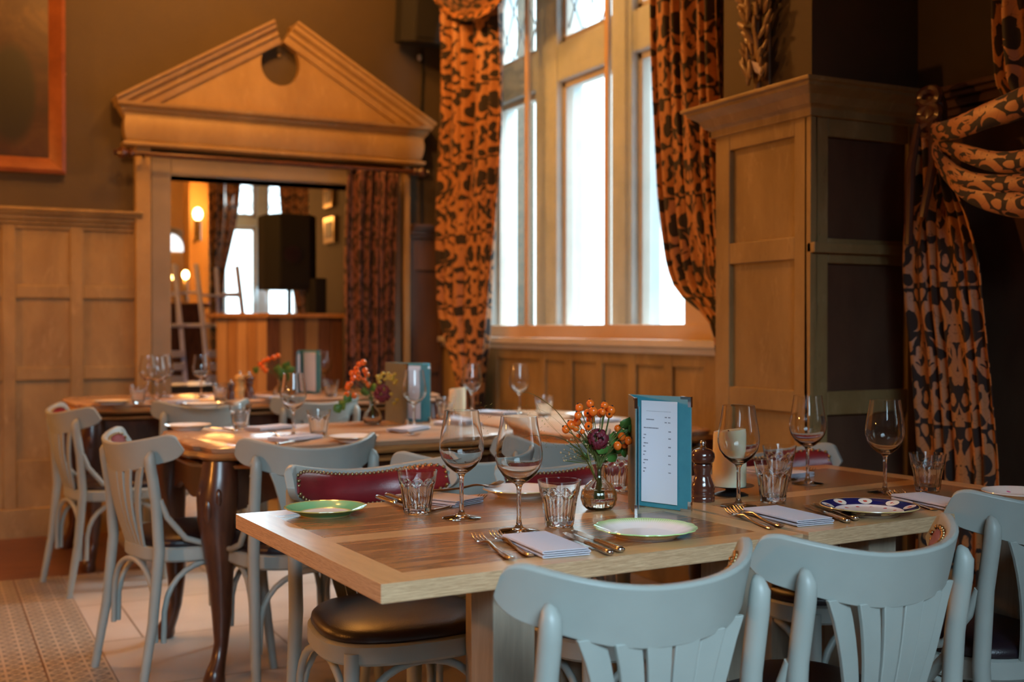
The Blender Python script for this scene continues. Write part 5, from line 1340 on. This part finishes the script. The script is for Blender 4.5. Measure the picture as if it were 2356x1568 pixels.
def small_vase(px, py, z, lab):
    t = thing('bud_vase', lab, 'vase', at(px, py, z))
    MB().lathe([(0, 0), (.022, 0), (.034, .01), (.038, .025), (.030, .05), (.014, .066), (.011, .08), (.015, .095), (.0138, .095), (.0098, .08), (.0125, .066), (.028, .05), (.036, .025), (.03, .011), (0, .005)], 32).build('glass_body', M['glass_vase'], t, smooth=60)
    return t.location.copy()
P3 = small_vase(857, 976, ZA, 'small glass vase on the nearer antique table')
h3 = [(836, 833, 6), (826, 838, 5.5), (820, 848, 5.5), (810, 858, 6), (823, 858, 6), (840, 852, 6), (844, 862, 6), (812, 870, 5.5), (826, 868, 6), (838, 875, 5.5), (802, 885, 6), (807, 882, 5), (800, 890, 6), (847, 885, 6), (798, 907, 5.5), (815, 910, 6)]
l3 = [(790, 930, 30, .9, 0), (778, 938, 26, 1.0, 0), (800, 915, 26, .6, 0), (840, 900, 26, 0, 0), (860, 890, 24, -.6, 0)]
f3, q3, r3 = flowers(P3, 1, 'posy of red rosehips with yellow leaves on the nearer antique table', 9, dict(hips=h3, leaves=l3), .095)
mb = MB(); yl = MB()
for k in range(60):
    d = Vector((r3.gauss(0, 1), r3.gauss(0, 1), r3.gauss(0, 1))).normalized(); mb.ball(q3(880, 905, 0) + d * .028, .008, 6, 4, sq=(1, .5, 1.2))
    if k < 26: yl.ball(q3(r3.choice([878, 905, 900, 870]) + r3.uniform(-9, 9), r3.uniform(860, 935) if k % 3 else r3.uniform(858, 885), 0), .009, 6, 4, sq=(1, .4, .8))
mb.build('burgundy_bloom', M['bloom'], f3, smooth=60); yl.build('yellow_leaves', M['yellow_leaf'], f3, smooth=60)
pc = at(1052, 954, ZA); candle_at(pc, 'squat cream candle burnt down on one side near the corner curtain', .036, .115, 8)
napkin((720, 1006), (640, 1016), 'folded napkin behind the wide chair back on the nearer antique table', ZA)
napkin((655, 984), (590, 990), 'folded napkin by the tumbler at the left of the nearer antique table', ZA)
napkin((975, 984), (905, 996), 'folded napkin below the dark green menu card', ZA)
napkin((1020, 975), (1090, 980), 'folded napkin right of the dark green menu card', ZA)
napkin((1110, 950), (1170, 954), 'folded napkin at the far side of the pale antique table', ZA)
napkin((1410, 968), (1340, 972), 'folded napkin near the right end of the pale antique table', ZA)
fork((618, 992), (655, 1010), 'fork standing out at the left of the nearer antique table setting', ZA)
fork((960, 1003), (900, 994), 'fork below the dark green menu card', ZA)
knife((485, 986), (535, 993), 'knife beside the white plate at the left end of the antique table', ZA)
knife((700, 1014), (655, 1022), 'knife behind the wide chair back on the nearer antique table', ZA)
# far table
wine(341, 918, 'left of three wine glasses in front of the door frame', ZB)
wine(362, 925, 'middle of three wine glasses in front of the door frame', ZB)
wine(379, 912, 'right of three wine glasses in front of the door frame', ZB)
wine(463, 914, 'wine glass in front of the doorway on the back table', ZB)
wine(745, 896, 'wine glass behind the white menu card on the back table', ZB)
wine(846, 918, 'wine glass on the back table behind the red rosehip posy', ZB) if False else None
tumb(508, 922, 'tumbler beside the dark pepper mill on the back table', ZB)
tumb(318, 929, 'tumbler left of the glasses in front of the door frame', ZB)
tumb(762, 912, 'tumbler right of the white menu card on the back table', ZB)
pepper_mill(531, 919, 'left dark pepper mill on the back table', ZB, s=.75)
pepper_mill(573, 916, 'right dark pepper mill on the back table', ZB)
pepper_mill(552, 914, 'pale wooden mill between two dark ones on the back table', ZB, 'pale_mill')
plate(258, 921, 'gold', .095, 'white plate at the left end of the back table', ZB)
plate(468, 927, 'gold', .095, 'white plate on the back table below the doorway', ZB)
menu((738, 905), (690, 906), (728, 915), 'white menu card in a blue cover on the back table', ZB, h=.235, lines=False) if False else menu((682, 912), (690, 902), (738, 906), 'white menu card in a blue cover on the back table', ZB, h=.235, lines=False)
P5 = small_vase(645, 914, ZB, 'small glass vase on the back table')
h5 = [(600, 838, 6), (608, 830, 5), (618, 826, 5), (630, 822, 5), (606, 846, 5), (612, 852, 5), (640, 818, 5)]
l5 = [(660, 840, 26, .5, 0), (668, 850, 26, 1.2, 0), (650, 855, 26, -.4, 0), (640, 848, 24, .2, 0), (590, 850, 20, .8, 0), (655, 868, 24, .1, 0)]
flowers(P5, 1, 'small posy of red berries and green leaves on the back table', 12, dict(hips=h5, leaves=l5), .095)
napkin((600, 914), (640, 918), 'folded napkin on the back table right of the mills', ZB)
napkin((430, 925), (400, 928), 'folded napkin on the back table beside the plate', ZB)

# ------------------------------------------------------------------ upturned chairs stacked on a table beyond the doorway
p = hx(470, 850, 1.4)
bt = thing('hall_table', 'dark table carrying upturned chairs beyond the doorway', 'table', (p.x - .15, 1.55, 0))
MB().box(-.55, .34, -.3, .45, .70, .74).build('tabletop', M['black'], bt, smooth=0, bevel=.004)
for sx in (-.5, .3):
    for sy in (-.25, .4): MB().box(sx - .02, sx + .02, sy - .02, sy + .02, 0, .70).build('leg', M['black'], bt, smooth=0)
M['metal_blue'] = plain('bluish_metal', (0.55, 0.55, 0.72), .4, .2)
def upturned(label):
    t = thing('stacked_chair', label, 'chair', (0, 0, 0), 0, 'upturned metal chairs beyond the doorway')
    for sx in (-.17, .17):
        MB().tube([(sx, -.2, -.42), (sx, -.14, -.02), (sx, -.05, .42)], .018, 8).build('leg', M['metal_blue'], t)
        MB().tube([(sx, .18, -.02), (sx, .22, .42)], .018, 8).build('leg', M['metal_blue'], t)
    MB().tube([(-.17, -.10, .2), (.17, -.10, .2)], .009, 8).build('stretcher', M['metal_blue'], t)
    for sx in (-.17, .17): MB().tube([(sx, -.09, .22), (sx, .2, .22)], .009, 8).build('side_stretcher', M['metal_blue'], t)
    MB().prism([(-.19, -.17), (.19, -.17), (.17, .2), (-.17, .2)], -.03, 0.0).build('seat', M['metal_blue'], t, smooth=0, bevel=.008)
    for k in range(3): MB().box(-.17, .17, -.205, -.19, -.42 + k * .09, -.37 + k * .09).build('back_slat', M['metal_blue'], t, smooth=0, bevel=.004)
    return t
uc = upturned('left upturned metal chair stacked beyond the doorway'); uc.location = (p.x - .34, 1.62, 0.74 + .43); uc.rotation_euler = (0, 0, .35)
copy_tree(uc, 'right upturned metal chair near the planked bar beyond the doorway', Vector((p.x + .12, 1.66, 0.74 + .43)), .35)
